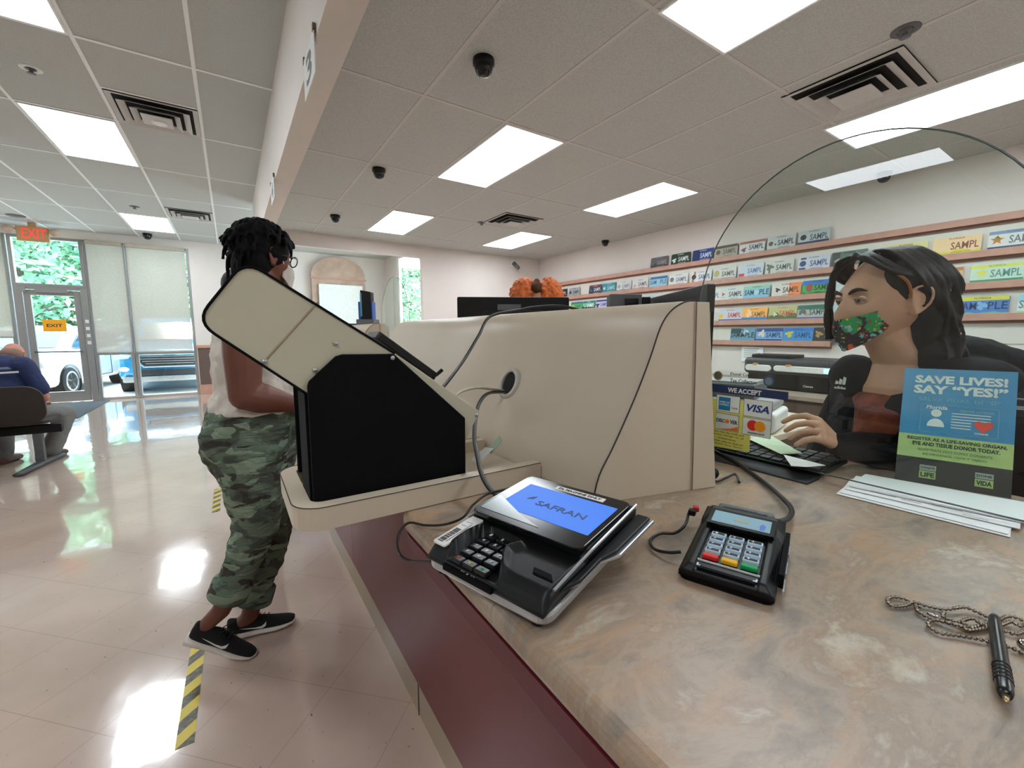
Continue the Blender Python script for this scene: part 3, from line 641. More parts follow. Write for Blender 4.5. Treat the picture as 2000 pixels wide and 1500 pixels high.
def slab(M0, P, z0, z1, m_, name, par, bev=0): return MB().prism(P, z0, z1, M0).build(name, m_, par, bev=bev)
M0 = Matrix.Translation((0, .155, .0705)) @ Matrix.Rotation(SL, 4, 'X')
slab(M0, rrect(.192, .148, .012, cx=.103), -.004, .002, GLOSS, 'screen_bezel', t, .001)
sc = slab(M0, rrect(.160, .086, .001, cx=.110, cy=.003), .002, .0024, emis('blue_display', (50, 104, 196), .30), 'display', t)
text('display_text', 'SAFRAN', .122, -.002, .085, .014, .0026, mat('dim_display_text', (60, 84, 130), .6), sc, M=M0, rot=0, bold=.01)
MB().prism([(.058, .0), (.062, .008), (.069, .013), (.067, .004)], .0025, .003, M0).build('display_mark', mat('dim_display_mark', (60, 76, 110), .6), sc)
MB().prism([(.014, -.060), (.125, -.060), (.075, -.042), (.03, -.02), (.014, -.012)], .0022, .0026, M0).build('bezel_patch', mat('pale_patch_grey', (150, 160, 160), .15), t)  # pale grey patch over the lower left corner of the bezel
lb = slab(M0, rrect(.088, .012, .001, cx=.118, cy=.058), .002, .0025, WHITE, 'label_strip', t); text('label_text', 'DL MACHINE ONLY', .118, .058, .076, .006, .0027, EDGE, lb, M=M0, bold=.02)
ML = Matrix.Translation((.021, .045, .0462)) @ Matrix.Rotation(SL+.02, 4, 'X')
lb = slab(ML, rrect(.024, .078, .003), .0008, .0034, WHITE, 'barcode_sticker', t)
b = MB()
x_ = -.034
random.seed(3)
for k in range(16):
    w__ = random.choice((.0006, .0012, .002)); b.bx(-.008, .002, x_, x_+w__, .0034, .0037, ML); x_ += w__+random.choice((.0007, .0014))
b.bx(.005, .006, -.03, .02, .0034, .0037, ML).bx(-.008, .002, .012, .0125, .0034, .0037, ML).bx(-.008, .006, .022, .0225, .0034, .0037, ML); q = b.build('barcode', EDGE, lb)
KM = mat('black_key', (30, 31, 33), .35)
keyt = {(0, 0): 'X', (1, 0): '<', (2, 0): 'O'}
lab = [['1', '2', '3'], ['4', '5', '6'], ['7', '8', '9'], ['*', '0', '#']]
for r_ in range(4):
    for c_ in range(3):
        x, y = .058+.022*c_+.004*(3-r_)*.0, .072-.0155*r_
        kk = MB().box((x, y, .033+.10*y), (.018, .0115, .006)).build('key', KM, t, bev=.0012); text('key_mark', lab[r_][c_], x, y, .004, .005, .0364+.10*y, WHITE, kk)
for c_, (s_, col) in enumerate((('X', (190, 60, 40)), ('<', (200, 180, 60)), ('O', (40, 150, 80)))):
    x, y = .058+.022*c_, .0085; kk = MB().box((x, y, .033), (.0195, .012, .007)).build('key', KM, t, bev=.0015); text('key_mark', s_, x, y, .006, .005, .0368, cmat(col), kk, bold=.02)
MB().bx(.04, .128, -.004, .004, .018, .027).build('card_slot_lip', MATTE, t, bev=.001)
text('slot_mark', '^ I ^', .085, -.0005, .024, .004, .0274, WHITE, t)
MB().prism([(.165, .03), (.195, .03), (.185, .042), (.158, .042)], .0440, .0468).build('corner_notch', MATTE, t, bev=.002)
MB().prism([(.204, .03), (.214, .06), (.214, .11), (.222, .135), (.225, .235), (.205, .235)], .030, .035, SH).build('swipe_rail', BLACK, t, bev=.002)
MB().prism([(.204, .05), (.212, .068), (.212, .112), (.226, .138), (.229, .24), (.205, .24)], .024, .029, SH).build('swipe_rail_trim', SILVER, t, bev=.0015)
MB().tube([(.203, .02, .044), (.205, .1, .060), (.205, .23, .078)], .002, 6).build('side_trim', SILVER, t)
MB().tube([(.003, .08, .052), (.003, .23, .074), (.012, .236, .078)], .0022, 6).build('side_trim', SILVER, t)
for fx, fy in ((.02, .015), (.185, .015), (.02, .22), (.185, .22)): MB().lathe([(0, 0), (.008, 0), (.008, .011+.12*fy), (0, .011+.12*fy)], 12, Matrix.Translation((fx, fy, 0))).build('foot', BLACK, t)

t = thing('card_keypad', 'smaller black PIN pad with light blue keys, right of the large terminal', 'payment terminal', M=T2(.489, .332, -69.1))
w2, d2 = .112, .178
def h2(x, y):
    z = .022 + .13*y + .006*smooth(.125, .14, y); e = min(x, w2-x, d2-y, y+.003); z -= .009*(1-smooth(0, .012, e))
    if .018 < x < .094 and y < .128: z = .018 + .13*y
    return z
hfield(w2, d2, 70, 100, h2, .006).build('body', BLACK, t, True)
MB().prism(outl(w2, d2, .012), 0, .009).build('base', MATTE, t, bev=.002)
S2 = Matrix.Translation((0, .112, .0405)) @ Matrix.Rotation(math.atan(.13), 4, 'X')
slab(S2, rrect(.090, .048, .003, cx=.056, cy=.022), -.004, .0028, GLOSS, 'screen_frame', t)
sc = slab(S2, rrect(.078, .034, .001, cx=.056, cy=.022), .0028, .0032, emis('lcd_teal', (104, 138, 152), .16), 'display', t)
slab(S2, rrect(.020, .007, .001, cx=.056, cy=.020), .0032, .0035, mat('lcd_button', (150, 148, 110), .5), 'display_button', sc)
MB().prism([(.082, .008), (.088, .010), (.089, .02), (.084, .026), (.081, .018)], .0032, .0036, S2).build('display_drop', mat('lcd_blue', (20, 80, 190), .4), sc)
KB = mat('pale_blue_key', (196, 216, 232), .35); KD = mat('key_window', (38, 42, 48), .3)
lab = [['1', '2', '3'], ['4', '5', '6'], ['7', '8', '9'], ['F', '0', '.']]
for r_ in range(4):
    for c_ in range(3):
        x, y = .033+.0235*c_, .092-.0145*r_; z = .0215+.13*y
        kk = MB().box((x, y, z), (.0195, .0105, .006)).build('key', KB, t, bev=.0015); k2 = MB().box((x, y-.0008, z+.0031), (.0155, .0062, .0006)).build('key_window', KD, kk)
        text('key_mark', lab[r_][c_], x-.003, y-.0008, .0028, .0042, z+.0037, WHITE, kk)
for c_, col in enumerate(((214, 40, 36), (232, 176, 20), (10, 150, 84))): x, y = .033+.0235*c_, .033; MB().box((x, y, .0262), (.020, .0105, .006)).build('key', mat('key_%d' % c_, col, .35), t, bev=.0015).data
MB().bx(.018, .094, .024, .0252, .021, .0235).build('front_line', WHITE, t); MB().bx(.022, .090, .004, .010, .019, .0215).build('card_slot', MATTE, t)
MB().prism([(.020, .016), (.022, .016), (.022, .012), (.025, .011), (.025, .009), (.020, .010)], .0205, .022).build('corner_mark', KB, t); MB().prism([(.092, .016), (.090, .016), (.090, .012), (.087, .011), (.087, .009), (.092, .010)], .0205, .022).build('corner_mark', KB, t)
b = MB(); b.bx(w2+.0005, w2+.0065, .03, .17, .012, .030); b.build('swipe_channel', MATTE, t); 
for k, (ya, yb) in enumerate(((.012, .045), (.06, .095), (.12, .15))): MB().bx(w2+.0067, w2+.0082, ya, yb, .012, .018).build('swipe_trim', SILVER, t)
P = rrect(.086, .09, .012, cx=.048, cy=.215); I = rrect(.066, .052, .006, cx=.048, cy=.222)
b = MB(); b.bx(.005, .092, .175, .196, .012, .022).bx(.005, .015, .196, .25, .012, .022).bx(.081, .092, .196, .25, .012, .022).bx(.005, .092, .25, .262, .012, .022); b.build('back_cradle', GREY, t, bev=.003)
MB().bx(.015, .081, .196, .25, .008, .014).build('cradle_label', mat('cradle_label', (140, 134, 126), .4, var=.3, scale=200), t)
text('brand_text', 'ingenico', .085, .172, .022, .004, .0500, SILVER, t)

# ------------------------------------------------------------ chained pen
t = thing('chained_pen', 'black counter pen with a beaded steel chain bunched around it', 'pen', (.62, .06, CT))
a, c = at(1942, 1205, 'z', .934)-Vector((.62, .06, CT)), at(1966, 1372, 'z', .929)-Vector((.62, .06, CT)); d = c-a
MB().tube([a+d*s for s in (0, .02, .1, .35, .6, .78, .9, .94)], [.003, .0048, .0054, .0058, .0062, .0064, .0058, .0042], 14).build('barrel', mat('pen_black', (20, 21, 22), .25), t, True)
for s in (.64, .68, .72, .76, .80): MB().tube([a+d*s, a+d*(s+.012)], .0067, 14).build('grip_ring', BLACK, t, True)
MB().tube([a+d*.94, a+d*1.0], [.003, .001], 10).build('tip', mat('brass_tip', (180, 160, 120), .3, metal=.8), t, True)
MB().tube([a+Vector((0, 0, .001)), a-d*.03], [.0036, .0022], 10).build('end_cap', SILVER, t, True)
def beads(pts, name='bead_chain'):
    P = []; S_ = spline([at(x, y, 'z', .9235+dz) - Vector((.62, .06, CT)) for x, y, dz in pts], 40)
    L = [0]
    for u, v in zip(S_, S_[1:]): L.append(L[-1]+(v-u).length)
    step = .0006; n = int(L[-1]/step); out = []; rs = []; j = 0
    for k in range(n):
        s = k*step
        while L[j+1] < s: j += 1
        u = (s-L[j])/max(1e-9, L[j+1]-L[j]); out.append(S_[j].lerp(S_[j+1], u)); ph = (s % .0048)/.0048*2-1
        rs.append(max(.0007, .0023*math.sqrt(max(0, 1-(ph*1.25)**2))))
    MB().tube(out, rs, 7).build(name, mat('chain_steel', (150, 138, 124), .22, metal=1), t, True)
beads([(1800, 1187, 0), (1768, 1170, .0), (1742, 1166, 0), (1733, 1173, 0), (1745, 1184, 0), (1770, 1182, 0), (1785, 1176, .002), (1810, 1183, 0), (1845, 1190, 0), (1862, 1188, .002), (1885, 1186, .002), (1910, 1196, 0), (1932, 1206, .0), (1945, 1210, 0)])
beads([(1788, 1178, 0), (1792, 1192, 0), (1812, 1205, 0), (1835, 1212, 0), (1870, 1220, .002), (1895, 1226, 0), (1925, 1218, 0), (1945, 1215, 0), (1965, 1204, 0), (1985, 1206, 0), (2002, 1214, 0)])
beads([(1845, 1194, .001), (1842, 1204, 0), (1860, 1212, 0), (1885, 1218, .002), (1890, 1224, .002), (1880, 1213, .003), (1900, 1208, .002), (1918, 1220, .001), (1935, 1224, 0), (1960, 1232, 0), (1985, 1238, 0), (2004, 1230, 0)])
beads([(1812, 1214, .001), (1816, 1224, 0), (1835, 1236, 0), (1870, 1241, 0), (1905, 1247, 0), (1935, 1254, 0), (1965, 1262, 0), (1990, 1272, 0), (2006, 1280, 0)])
beads([(1812, 1214, 0), (1828, 1211, .001), (1850, 1216, .001), (1880, 1224, .003), (1895, 1231, 0), (1950, 1222, 0), (1975, 1214, .001), (1990, 1222, .001), (2003, 1216, 0)])
p = [at(x, y, 'z', .926)-Vector((.62, .06, CT)) for x, y in ((1811, 1197), (1832, 1206))]; MB().tube(p, .0019, 8).build('chain_link', CHROME, t, True)
p = at(2002, 1260, 'z', .928)-Vector((.62, .06, CT)); MB().ell(p, (.006, .006, .006)).build('chain_anchor', CHROME, t, True)

# ------------------------------------------------------------ papers, poster, decals
t = thing('paper_stack', 'stack of printed forms lying under the glass shield', 'papers', (1.1, .23, CT))
random.seed(5)
def sheet(corners, z, name='sheet', par=None, m_=PAPER, th=.0012):
    P = [at(x, y, 'z', CT+z)-Vector((1.1, .23, CT)) for x, y in corners]; b = MB(); b.prism([(p.x, p.y) for p in P], z, z+th); return b.build(name, m_, par or t)
s1 = sheet([(1633, 965), (1973, 1050), (1975, 1033), (1665, 938)], .001); sheet([(1640, 962), (1968, 1044), (1990, 1010), (1662, 936)], .003)
sheet([(1650, 955), (1992, 1034), (1996, 1002), (1672, 930)], .0055); s2 = sheet([(1658, 950), (2000, 1022), (2010, 985), (1690, 928)], .008, th=.003)
for (x, y, L_) in ((1700, 960, 50), (1760, 975, 40), (1820, 985, 60), (1880, 1005, 50)):
    P = [at(x, y, 'z', CT+.0112), at(x+L_, y+L_*.23, 'z', CT+.0112)]; MB().tube([q-Vector((1.1, .23, CT)) for q in P], .0004, 4).build('printed_line', GREY, s2)

PM = frame((0, 0, 0), (math.cos(-1.306), math.sin(-1.306), 0), (math.sin(1.306)*math.sin(.35), math.cos(-1.306)*math.sin(.35), math.cos(.35)))
PM.translation = Vector((1.235, .304, CT+.001))
t = thing('poster_holder', 'blue and green donor registration poster in a clear stand beside the papers', 'poster', M=PM)
w3, h3 = .174, .266
MB().bx(0, w3, 0, h3, -.004, -.0025).build('acrylic_sheet', CLEAR, t); MB().bx(0, w3, .0, .001, -.0025, .03).build('acrylic_foot', CLEAR, t)
BL = mat('poster_blue', (0, 136, 192), .35, var=.04, scale=20); GR = mat('poster_green', (184, 210, 130), .4); PW = mat('poster_white', (232, 244, 240), .5)
bl = MB().bx(0, w3, h3*.42, h3, -.002, 0).build('blue_field', BL, t); gr = MB().bx(0, w3, h3*.225, h3*.42, -.002, 0).build('green_band', GR, t)
MB().bx(0, w3, .001, h3*.225, -.0022, -.0004).build('dark_field', mat('poster_dark', (44, 40, 34), .4), t)
text('headline', 'SAVE LIVES!', .09, h3*.905, .142, .019, .0005, PW, bl, bold=.045); text('headline', 'SAY “YES!”', .09, h3*.818, .144, .021, .0005, PW, bl, bold=.045)
text('subtitle', 'SÁLVA VIDAS. DÍ “SÍ”', .09, h3*.735, .124, .010, .0005, mat('poster_pale', (110, 186, 206), .5), bl, bold=.01)
b = MB(); b.tube([(x, y, .0006) for x, y in (lambda q: q+q[:1])(rrect(.118, .062, .004, 4, .092, h3*.565))], .0007, 4); b.build('card_outline', mat('poster_pale', (0, 0, 0)), bl)
MB().lathe([(0, .001), (.0085, .001), (.0085, 0)], 20, Matrix.Translation((.058, h3*.615, 0))).build('portrait_head', PW, bl)
MB().prism([(.014*math.cos(PI*k/10), .014*math.sin(PI*k/10)) for k in range(11)], 0, .001, Matrix.Translation((.058, h3*.50, 0)) @ Matrix.Diagonal((1, 1.3, 1, 1))).build('portrait_shoulders', PW, bl)
text('card_title', 'Florida', .058, h3*.665, .034, .009, .0005, PW, bl, bold=.02, shear=.2); text('card_caption', 'DRIVER LICENSE', .119, h3*.648, .05, .005, .0005, mat('poster_pale', (0, 0, 0)), bl, bold=.02)
for k in range(6): MB().bx(.082, .14 if k < 3 else .112, h3*(.62-.024*k), h3*(.627-.024*k), 0, .0008).build('card_line', PW, bl)
hr = []
for k in range(24):
    a = 2*PI*k/24; hr.append((.0009*16*math.sin(a)**3, .0009*(13*math.cos(a)-5*math.cos(2*a)-2*math.cos(3*a)-math.cos(4*a))))
MB().prism(hr, .0008, .0016, Matrix.Translation((.13, h3*.535, 0))).build('heart', mat('poster_red', (232, 72, 48), .5), bl)
text('card_footer', 'DONOR', .128, h3*.475, .02, .004, .0005, PW, bl, bold=.02)
DT = mat('poster_dark_text', (40, 62, 44), .5)
text('band_text', 'REGISTER AS A LIFE-SAVING ORGAN,', .09, h3*.385, .150, .0085, .0005, DT, gr, bold=.03); text('band_text', 'EYE AND TISSUE DONOR TODAY.', .09, h3*.345, .132, .0085, .0005, DT, gr, bold=.03)
text('band_text', 'REGÍSTRATE HOY COMO DONANTE', .09, h3*.30, .112, .007, .0005, mat('poster_mid_text', (96, 124, 80), .5), gr); text('band_text', 'DE ÓRGANOS, OJOS Y TEJIDO', .09, h3*.262, .096, .007, .0005, mat('poster_mid_text', (0, 0, 0)), gr)
for x_, a_, b_ in ((.052, 'DONATE', 'LIFE'), (.136, 'DONE', 'VIDA')):
    q = MB().bx(x_-.013, x_+.013, h3*.125, h3*.15+.005, -.0004, 0).build('badge_top', mat('badge_grey', (170, 184, 176), .5), t); text('badge_text', a_, x_, h3*.147, .022, .005, .0005, DT, q, bold=.03)
    q = MB().bx(x_-.013, x_+.013, h3*.06, h3*.12, -.0004, 0).build('badge_bottom', GR, t); text('badge_text', b_, x_, h3*.09, .022, .010, .0005, DT, q, bold=.04)

t = thing('payment_notice', 'accepted cards decal with navy banner over a yellow sheet on the glass', 'sign', M=frame((1.0965, .58, .935), (0, -1, 0), (0, 0, 1)))
YL = mat('yellow_sheet', (224, 222, 110), .6)
q = MB().prism([(-.105, .005), (.022, .013), (.022, .143), (-.105, .140)], -.001, -.0002).build('yellow_sheet', YL, t)
NT = mat('fine_print', (120, 104, 50), .6)
for k in range(5): text('fine_print', ('Please note: the credit card', 'service charge on all', 'transactions.', 'The tax collector does not', 'retain any fees.')[k], -.038, .052-.0085*k, .088 if k != 2 else .05, .0055, 0, NT, q)
for k in range(3): MB().lathe([(0, .0006), (.003, .0006), (.003, 0)], 10, Matrix.Translation((-.094, .045-.01*k, 0))).build('bullet', mat('bullet_red', (170, 70, 40), .5), q)
NV = mat('navy_banner', (28, 48, 88), .5); bn = MB().prism([(-.103, .158), (.104, .158), (.104, .178), (-.103, .180)], 0, .001).build('banner', NV, t); text('banner_text', 'WE ACCEPT', .0, .168, .086, .0125, .0014, WHITE, bn, bold=.03)
TD = mat('title_ink', (52, 54, 58), .6)
pl = MB().bx(-.074, .074, .182, .219, -.0001, .0003).build('title_patch', CLEAR, t); text('title', 'Duval County', -.004, .210, .070, .0095, .0006, TD, pl, bold=.015); text('title', 'Tax Collector', -.004, .194, .070, .0095, .0006, TD, pl, bold=.015)
for x_, c1_, c2_ in ((-.073, (150, 128, 70), (92, 96, 84)), (.058, (40, 84, 124), (120, 132, 140))):
    s_ = MB().lathe([(0, .0012), (.0125, .0012), (.0125, .0)], 24, Matrix.Translation((x_, .203 if x_ < 0 else .200, 0))).build('seal', cmat(c1_), t); MB().lathe([(0, .0018), (.009, .0018), (.009, .001)], 24, Matrix.Translation((x_, .203 if x_ < 0 else .200, 0))).build('seal_centre', cmat(c2_), s_)
CW = mat('card_white', (222, 226, 220), .5)
def card(cx, cy, w_=.068, h_=.043):
    MB().bx(cx-w_/2-.0012, cx+w_/2+.0012, cy-h_/2-.0012, cy+h_/2+.0012, .0002, .0006).build('card_border', GREY, t); return MB().bx(cx-w_/2, cx+w_/2, cy-h_/2, cy+h_/2, .0006, .0012).build('card_logo', CW, t)
c = card(-.041, .130, .062); MB().bx(-.066, -.034, .112, .147, .0012, .0016).build('blue_square', mat('card_blue', (0, 120, 170), .5), c); text('card_text', 'AMERICAN', -.050, .134, .028, .005, .0018, CW, c); text('card_text', 'EXPRESS', -.050, .127, .026, .005, .0018, CW, c); text('card_text', 'Cards', -.022, .121, .016, .005, .0014, TD, c)
c = card(.036, .128); text('card_text', 'VISA', .037, .128, .055, .019, .0014, mat('card_navy', (22, 60, 130), .5), c, bold=.03, shear=.25)
c = card(-.041, .080, .062); text('card_text', 'DISC', -.058, .083, .024, .010, .0014, TD, c, bold=.03); text('card_text', 'VER', -.022, .083, .020, .010, .0014, TD, c, bold=.03); MB().lathe([(0, .002), (.0055, .002), (.0055, .001)], 18, Matrix.Translation((-.0395, .083, 0))).build('orange_disc', mat('card_orange', (232, 120, 40), .5), c)
MB().prism([(-.06, .0595), (-.0105, .0595), (-.0105, .073), (-.03, .065)], .0012, .0016).build('orange_sweep', mat('card_orange', (0, 0, 0)), c)
c = card(.036, .080)
MB().lathe([(0, .002), (.0135, .002), (.0135, .001)], 26, Matrix.Translation((.027, .084, 0))).build('red_disc', mat('card_red', (220, 40, 36), .5), c); MB().lathe([(0, .0024), (.0135, .0024), (.0135, .001)], 26, Matrix.Translation((.045, .084, 0))).build('amber_disc', mat('card_amber', (236, 150, 30), .5), c); text('card_text', 'mastercard', .036, .065, .040, .005, .0014, TD, c, bold=.02)
# ============================================================ LICENCE PLATE WALL
SZ = [2.225, 1.945, 1.68, 1.415, 1.165]
BACK = mat('white_backing', (214, 210, 200), .6, var=.02, scale=5)
for k, z in enumerate(SZ):
    ya, yb = (1.95, 6.9) if k == 4 else (-1.2, 6.9)
    t = thing('display_ledge', ('top', 'second', 'third', 'fourth', 'lowest and shortest')[k] + ' wooden ledge on the licence plate wall', 'ledge', (WX, (ya+yb)/2, z), group='wooden ledges holding sample plates')
    L = (yb-ya)/2
    MB().bx(-.055, -.009, -L, L, -.012, 0).build('ledge_board', LEDGE, t, bev=.002); MB().bx(-.062, -.050, -L, L, -.052, .008).build('front_lip', LEDGE, t, bev=.003)
    MB().bx(-.02, -.009, -L, L, -.075, -.012).build('cleat', mat('cleat_wood', (150, 108, 92), .6), t)
struct(MB().bx(WX-.008, WX, -1.2, 6.9, 1.17, 2.19).build('trim_6', BACK))
BK = (40, 44, 48)
def plate(row, y, base, txt, tcol, ex, desc):
    M = frame((WX-.040, y, SZ[row]+.004), (0, -1, 0), (.12, 0, 1))
    t = thing('license_plate', desc, 'license plate', M=M, group='sample license plates on the wall')
    pl = MB().prism(rrect(.305, .152, .012, 4, 0, .076), -.0012, .0005).build('plate', cmat(base), t)
    for e in ex:
        k = e[0]
        if k == 'band': _, col, y0, y1 = e[:4]; x0, x1 = e[4:6] if len(e) > 4 else (-.150, .150); MB().bx(x0, x1, y0, y1, .0004, .0009).build('colour_band', cmat(col), t)
        if k == 'hill': _, col, y0, hh = e; MB().prism([(-.15, .004)] + [(-.15+.3*i/16, y0+hh*math.sin(i*.7+y*7)+hh*.5*math.sin(i*1.7)) for i in range(17)] + [(.15, .004)], .0005, .0011).build('painted_ground', cmat(col), t)
        if k == 'disc': _, col, x, yy, r_ = e[:5]; MB().lathe([(0, .0014), (r_, .0014), (r_, .0004)], 20, Matrix.Translation((x, yy, 0)) @ Matrix.Diagonal((1, e[5] if len(e) > 5 else 1, 1, 1))).build('emblem', cmat(col), t)
        if k == 'star': _, col, x, yy, r_ = e; MB().prism([((r_ if i % 2 == 0 else r_*.42)*math.sin(i*PI/5)+x, (r_ if i % 2 == 0 else r_*.42)*math.cos(i*PI/5)+yy) for i in range(10)], .0005, .0014).build('emblem', cmat(col), t)
        if k == 'blob':
            _, col, x, yy, r_ = e; sd = x*91+yy*37+y*13
            MB().prism([((r_*(1+.3*math.sin(3*a+sd)+.22*math.sin(5*a+2*sd)))*math.cos(a)+x, (r_*(1+.3*math.sin(3*a+sd)+.22*math.sin(5*a+2*sd)))*math.sin(a)+yy) for a in [2*PI*i/28 for i in range(28)]], .0005, .0013).build('emblem', cmat(col), t)
    tc_ = cmat(tcol)
    if txt == 'SAMPL': text('lettering', txt, .052, .070, .172, .064, .0018, tc_, t, bold=.012)
    else:
        text('lettering', 'SAM', -.088, .070, .112, .064, .0018, tc_, t, bold=.012); text('lettering', 'PLE', .090, .070, .112, .064, .0018, tc_, t, bold=.012)
    text('state_name', 'FLORIDA', 0, .134, .10, .013, .0018, tc_, t, bold=.01)
    if txt == 'SAMPL' and row < 3: text('small_print', 'SUNSHINE STATE', .03, .015, .12, .010, .0018, tc_, t)
def P_(*a): plate(*a)
W_P = (214, 216, 212)
# top ledge
P_(0, 4.21, (92, 92, 92), 'SAMPL', (150, 140, 140), [('blob', (140, 90, 100), .10, .06, .03), ('hill', (60, 66, 60), .05, .012)], 'dark smoky painted plate, first at the left end of the top ledge')
P_(0, 3.85, (24, 56, 36), 'SAMPL', (226, 232, 224), [('blob', (220, 226, 220), -.10, .06, .028)], 'dark green plate with white letters on the top ledge')
P_(0, 3.51, (30, 62, 130), 'SAMPL', (210, 216, 226), [('band', (22, 44, 96), .0, .15, -.15, -.05)], 'royal blue plate on the top ledge just left of the glass shield edge')
P_(0, 3.19, (170, 160, 142), 'SAMPL', (96, 90, 80), [('band', (92, 76, 62), .118, .148), ('disc', (92, 86, 74), -.10, .07, .03)], 'tan plate with brown top strip on the top ledge')
P_(0, 2.86, (206, 208, 206), 'SAMPL', (62, 70, 84), [('band', (178, 102, 76), .120, .148), ('blob', (120, 60, 60), -.095, .05, .025)], 'white plate with rust red top strip on the top ledge')
P_(0, 2.53, (196, 200, 198), 'SAMPL', BK, [('disc', (100, 84, 78), -.11, .07, .026), ('disc', (60, 60, 60), -.06, .055, .01)], 'pale plate with round brown seal on the top ledge')
P_(0, 2.20, (184, 194, 194), 'SAMPL', (54, 78, 84), [('band', (44, 66, 110), .004, .03), ('disc', BK, -.10, .08, .03)], 'grey plate with navy bottom strip, last one on the top ledge')
# second ledge
P_(1, 6.44, (30, 32, 36), 'SAMPL', (200, 204, 204), [], 'black plate at the far left end of the second ledge beside the orange hair')
P_(1, 6.08, (160, 166, 168), 'SAMPL', (50, 54, 60), [('blob', (40, 44, 50), -.1, .07, .03)], 'silver plate next to the black one at the far left of the second ledge')
P_(1, 5.53, (34, 36, 52), 'SAMPL', (206, 208, 214), [('band', (120, 40, 50), .12, .148), ('blob', (70, 80, 140), -.1, .06, .025)], 'near black plate with dark red top strip on the second ledge')
P_(1, 5.21, (28, 132, 148), 'SAMPL', (170, 216, 224), [('disc', (200, 226, 226), -.1, .07, .024)], 'teal plate on the second ledge')
P_(1, 4.88, (204, 208, 204), 'SAMPL', (130, 132, 136), [('disc', (150, 160, 150), -.1, .07, .03), ('hill', (150, 150, 146), .02, .008)], 'white plate with faded grey emblem on the second ledge, right of the teal one')
P_(1, 4.55, (210, 210, 206), 'SAMPL', (92, 84, 88), [('blob', (196, 140, 110), -.1, .05, .02), ('hill', (190, 170, 150), .02, .006)], 'white plate with small tan emblem on the second ledge, left of the sky blue one')
P_(1, 4.21, (150, 196, 214), 'SAM PLE', (50, 106, 150), [('band', (48, 104, 158), .115, .15)], 'sky blue plate with deep blue top strip on the second ledge')
P_(1, 3.87, W_P, 'SAMPL', (96, 104, 118), [('disc', (120, 126, 130), -.105, .075, .032), ('disc', (200, 204, 200), -.105, .075, .02)], 'white plate with round grey ring seal on the second ledge')
P_(1, 3.52, W_P, 'SAMPL', (74, 96, 140), [('disc', (60, 62, 66), -.105, .075, .034), ('band', (176, 116, 60), .004, .045, -.13, -.10), ('band', (176, 116, 60), .105, .148, -.11, -.08)], 'white plate with orange and dark medal emblem at the glass shield edge')
P_(1, 3.19, (206, 208, 200), 'SAMPL', (92, 78, 70), [('disc', (176, 166, 110), -.105, .08, .036, 1.2), ('band', (190, 110, 110), .012, .02)], 'white plate with pale gold oval emblem on the second ledge')
P_(1, 2.86, (196, 206, 216), 'SAMPL', (96, 122, 168), [('band', (196, 50, 58), .01, .045, -.14, -.07)], 'pale blue plate with small red block on the second ledge')
P_(1, 2.53, (200, 202, 194), 'SAMPL', (60, 72, 66), [('blob', (104, 110, 92), -.105, .08, .036), ('band', (104, 110, 92), .01, .05, -.115, -.095)], 'white plate with grey green tree emblem on the second ledge')
P_(1, 2.18, (198, 202, 210), 'SAMPL', (72, 88, 138), [('disc', (58, 70, 120), -.105, .075, .032), ('band', (58, 70, 120), .01, .03, -.14, -.075), ('band', (58, 70, 120), .12, .14, -.13, -.075)], 'pale plate with navy seal and ribbons on the second ledge')
P_(1, 1.86, (96, 118, 108), 'SAMPL', (40, 56, 56), [('band', (70, 74, 70), .004, .148, -.15, -.08), ('blob', (180, 170, 160), -.1, .06, .02)], 'dark green grey landscape plate just left of the clerk hair')
P_(1, 1.42, (214, 206, 140), 'SAMPL', (116, 70, 40), [('hill', (190, 196, 60), .045, .01), ('band', (30, 60, 100), .004, .018), ('disc', (80, 130, 140), -.11, .09, .028)], 'yellow green plate with swirling wave emblem above the clerk head')
P_(1, 1.08, (228, 196, 150), 'SAMPL', (130, 64, 50), [('hill', (206, 200, 60), .03, .01), ('band', (40, 70, 120), .004, .014)], 'peach and yellow sunset plate right of the clerk head on the second ledge')
P_(1, .74, (206, 208, 202), 'SAMPL', (96, 104, 106), [('star', (206, 110, 46), -.1, .075, .042), ('disc', (140, 150, 40), -.1, .085, .018), ('band', (30, 52, 104), .004, .02), ('band', (120, 140, 170), .12, .148)], 'white plate with orange fruit emblem, far right of the second ledge')
P_(1, .40, (110, 150, 190), 'SAMPL', (60, 80, 110), [('band', (40, 70, 130), .004, .03)], 'blue and pink plate cut off by the right edge on the second ledge')
# third ledge
P_(2, 6.01, (92, 168, 92), 'SAMPL', (40, 120, 90), [('disc', (190, 210, 60), -.1, .06, .04), ('band', (30, 110, 160), .12, .15)], 'green and blue plate with yellow disc on the third ledge beside the monitor')
P_(2, 5.69, (120, 186, 160), 'SAMPL', (232, 240, 236), [('hill', (24, 40, 40), .05, .012), ('band', (30, 120, 120), .115, .15)], 'teal and black plate on the third ledge')
P_(2, 5.36, (190, 192, 220), 'SAMPL', (70, 74, 150), [('blob', (70, 50, 90), -.1, .06, .035), ('band', (60, 60, 140), .12, .15)], 'lilac plate with purple top strip on the third ledge')
P_(2, 5.02, (120, 140, 200), 'SAMPL', (50, 60, 110), [], 'periwinkle plate half hidden by the slanted monitor on the third ledge')
for k_, (y_, c_) in enumerate(((4.68, (196, 204, 208)), (4.34, (180, 200, 206)), (4.0, (204, 204, 200)), (3.66, (190, 196, 204)))): P_(2, y_, c_, 'SAMPL', (120, 130, 140), [], ('pale', 'pale blue', 'cream white', 'grey blue')[k_] + ' plate peeping over the slanted monitor on the third ledge')
P_(2, 3.38, W_P, 'SAMPL', (110, 116, 120), [], 'white plate cut by the monitor edge on the third ledge')
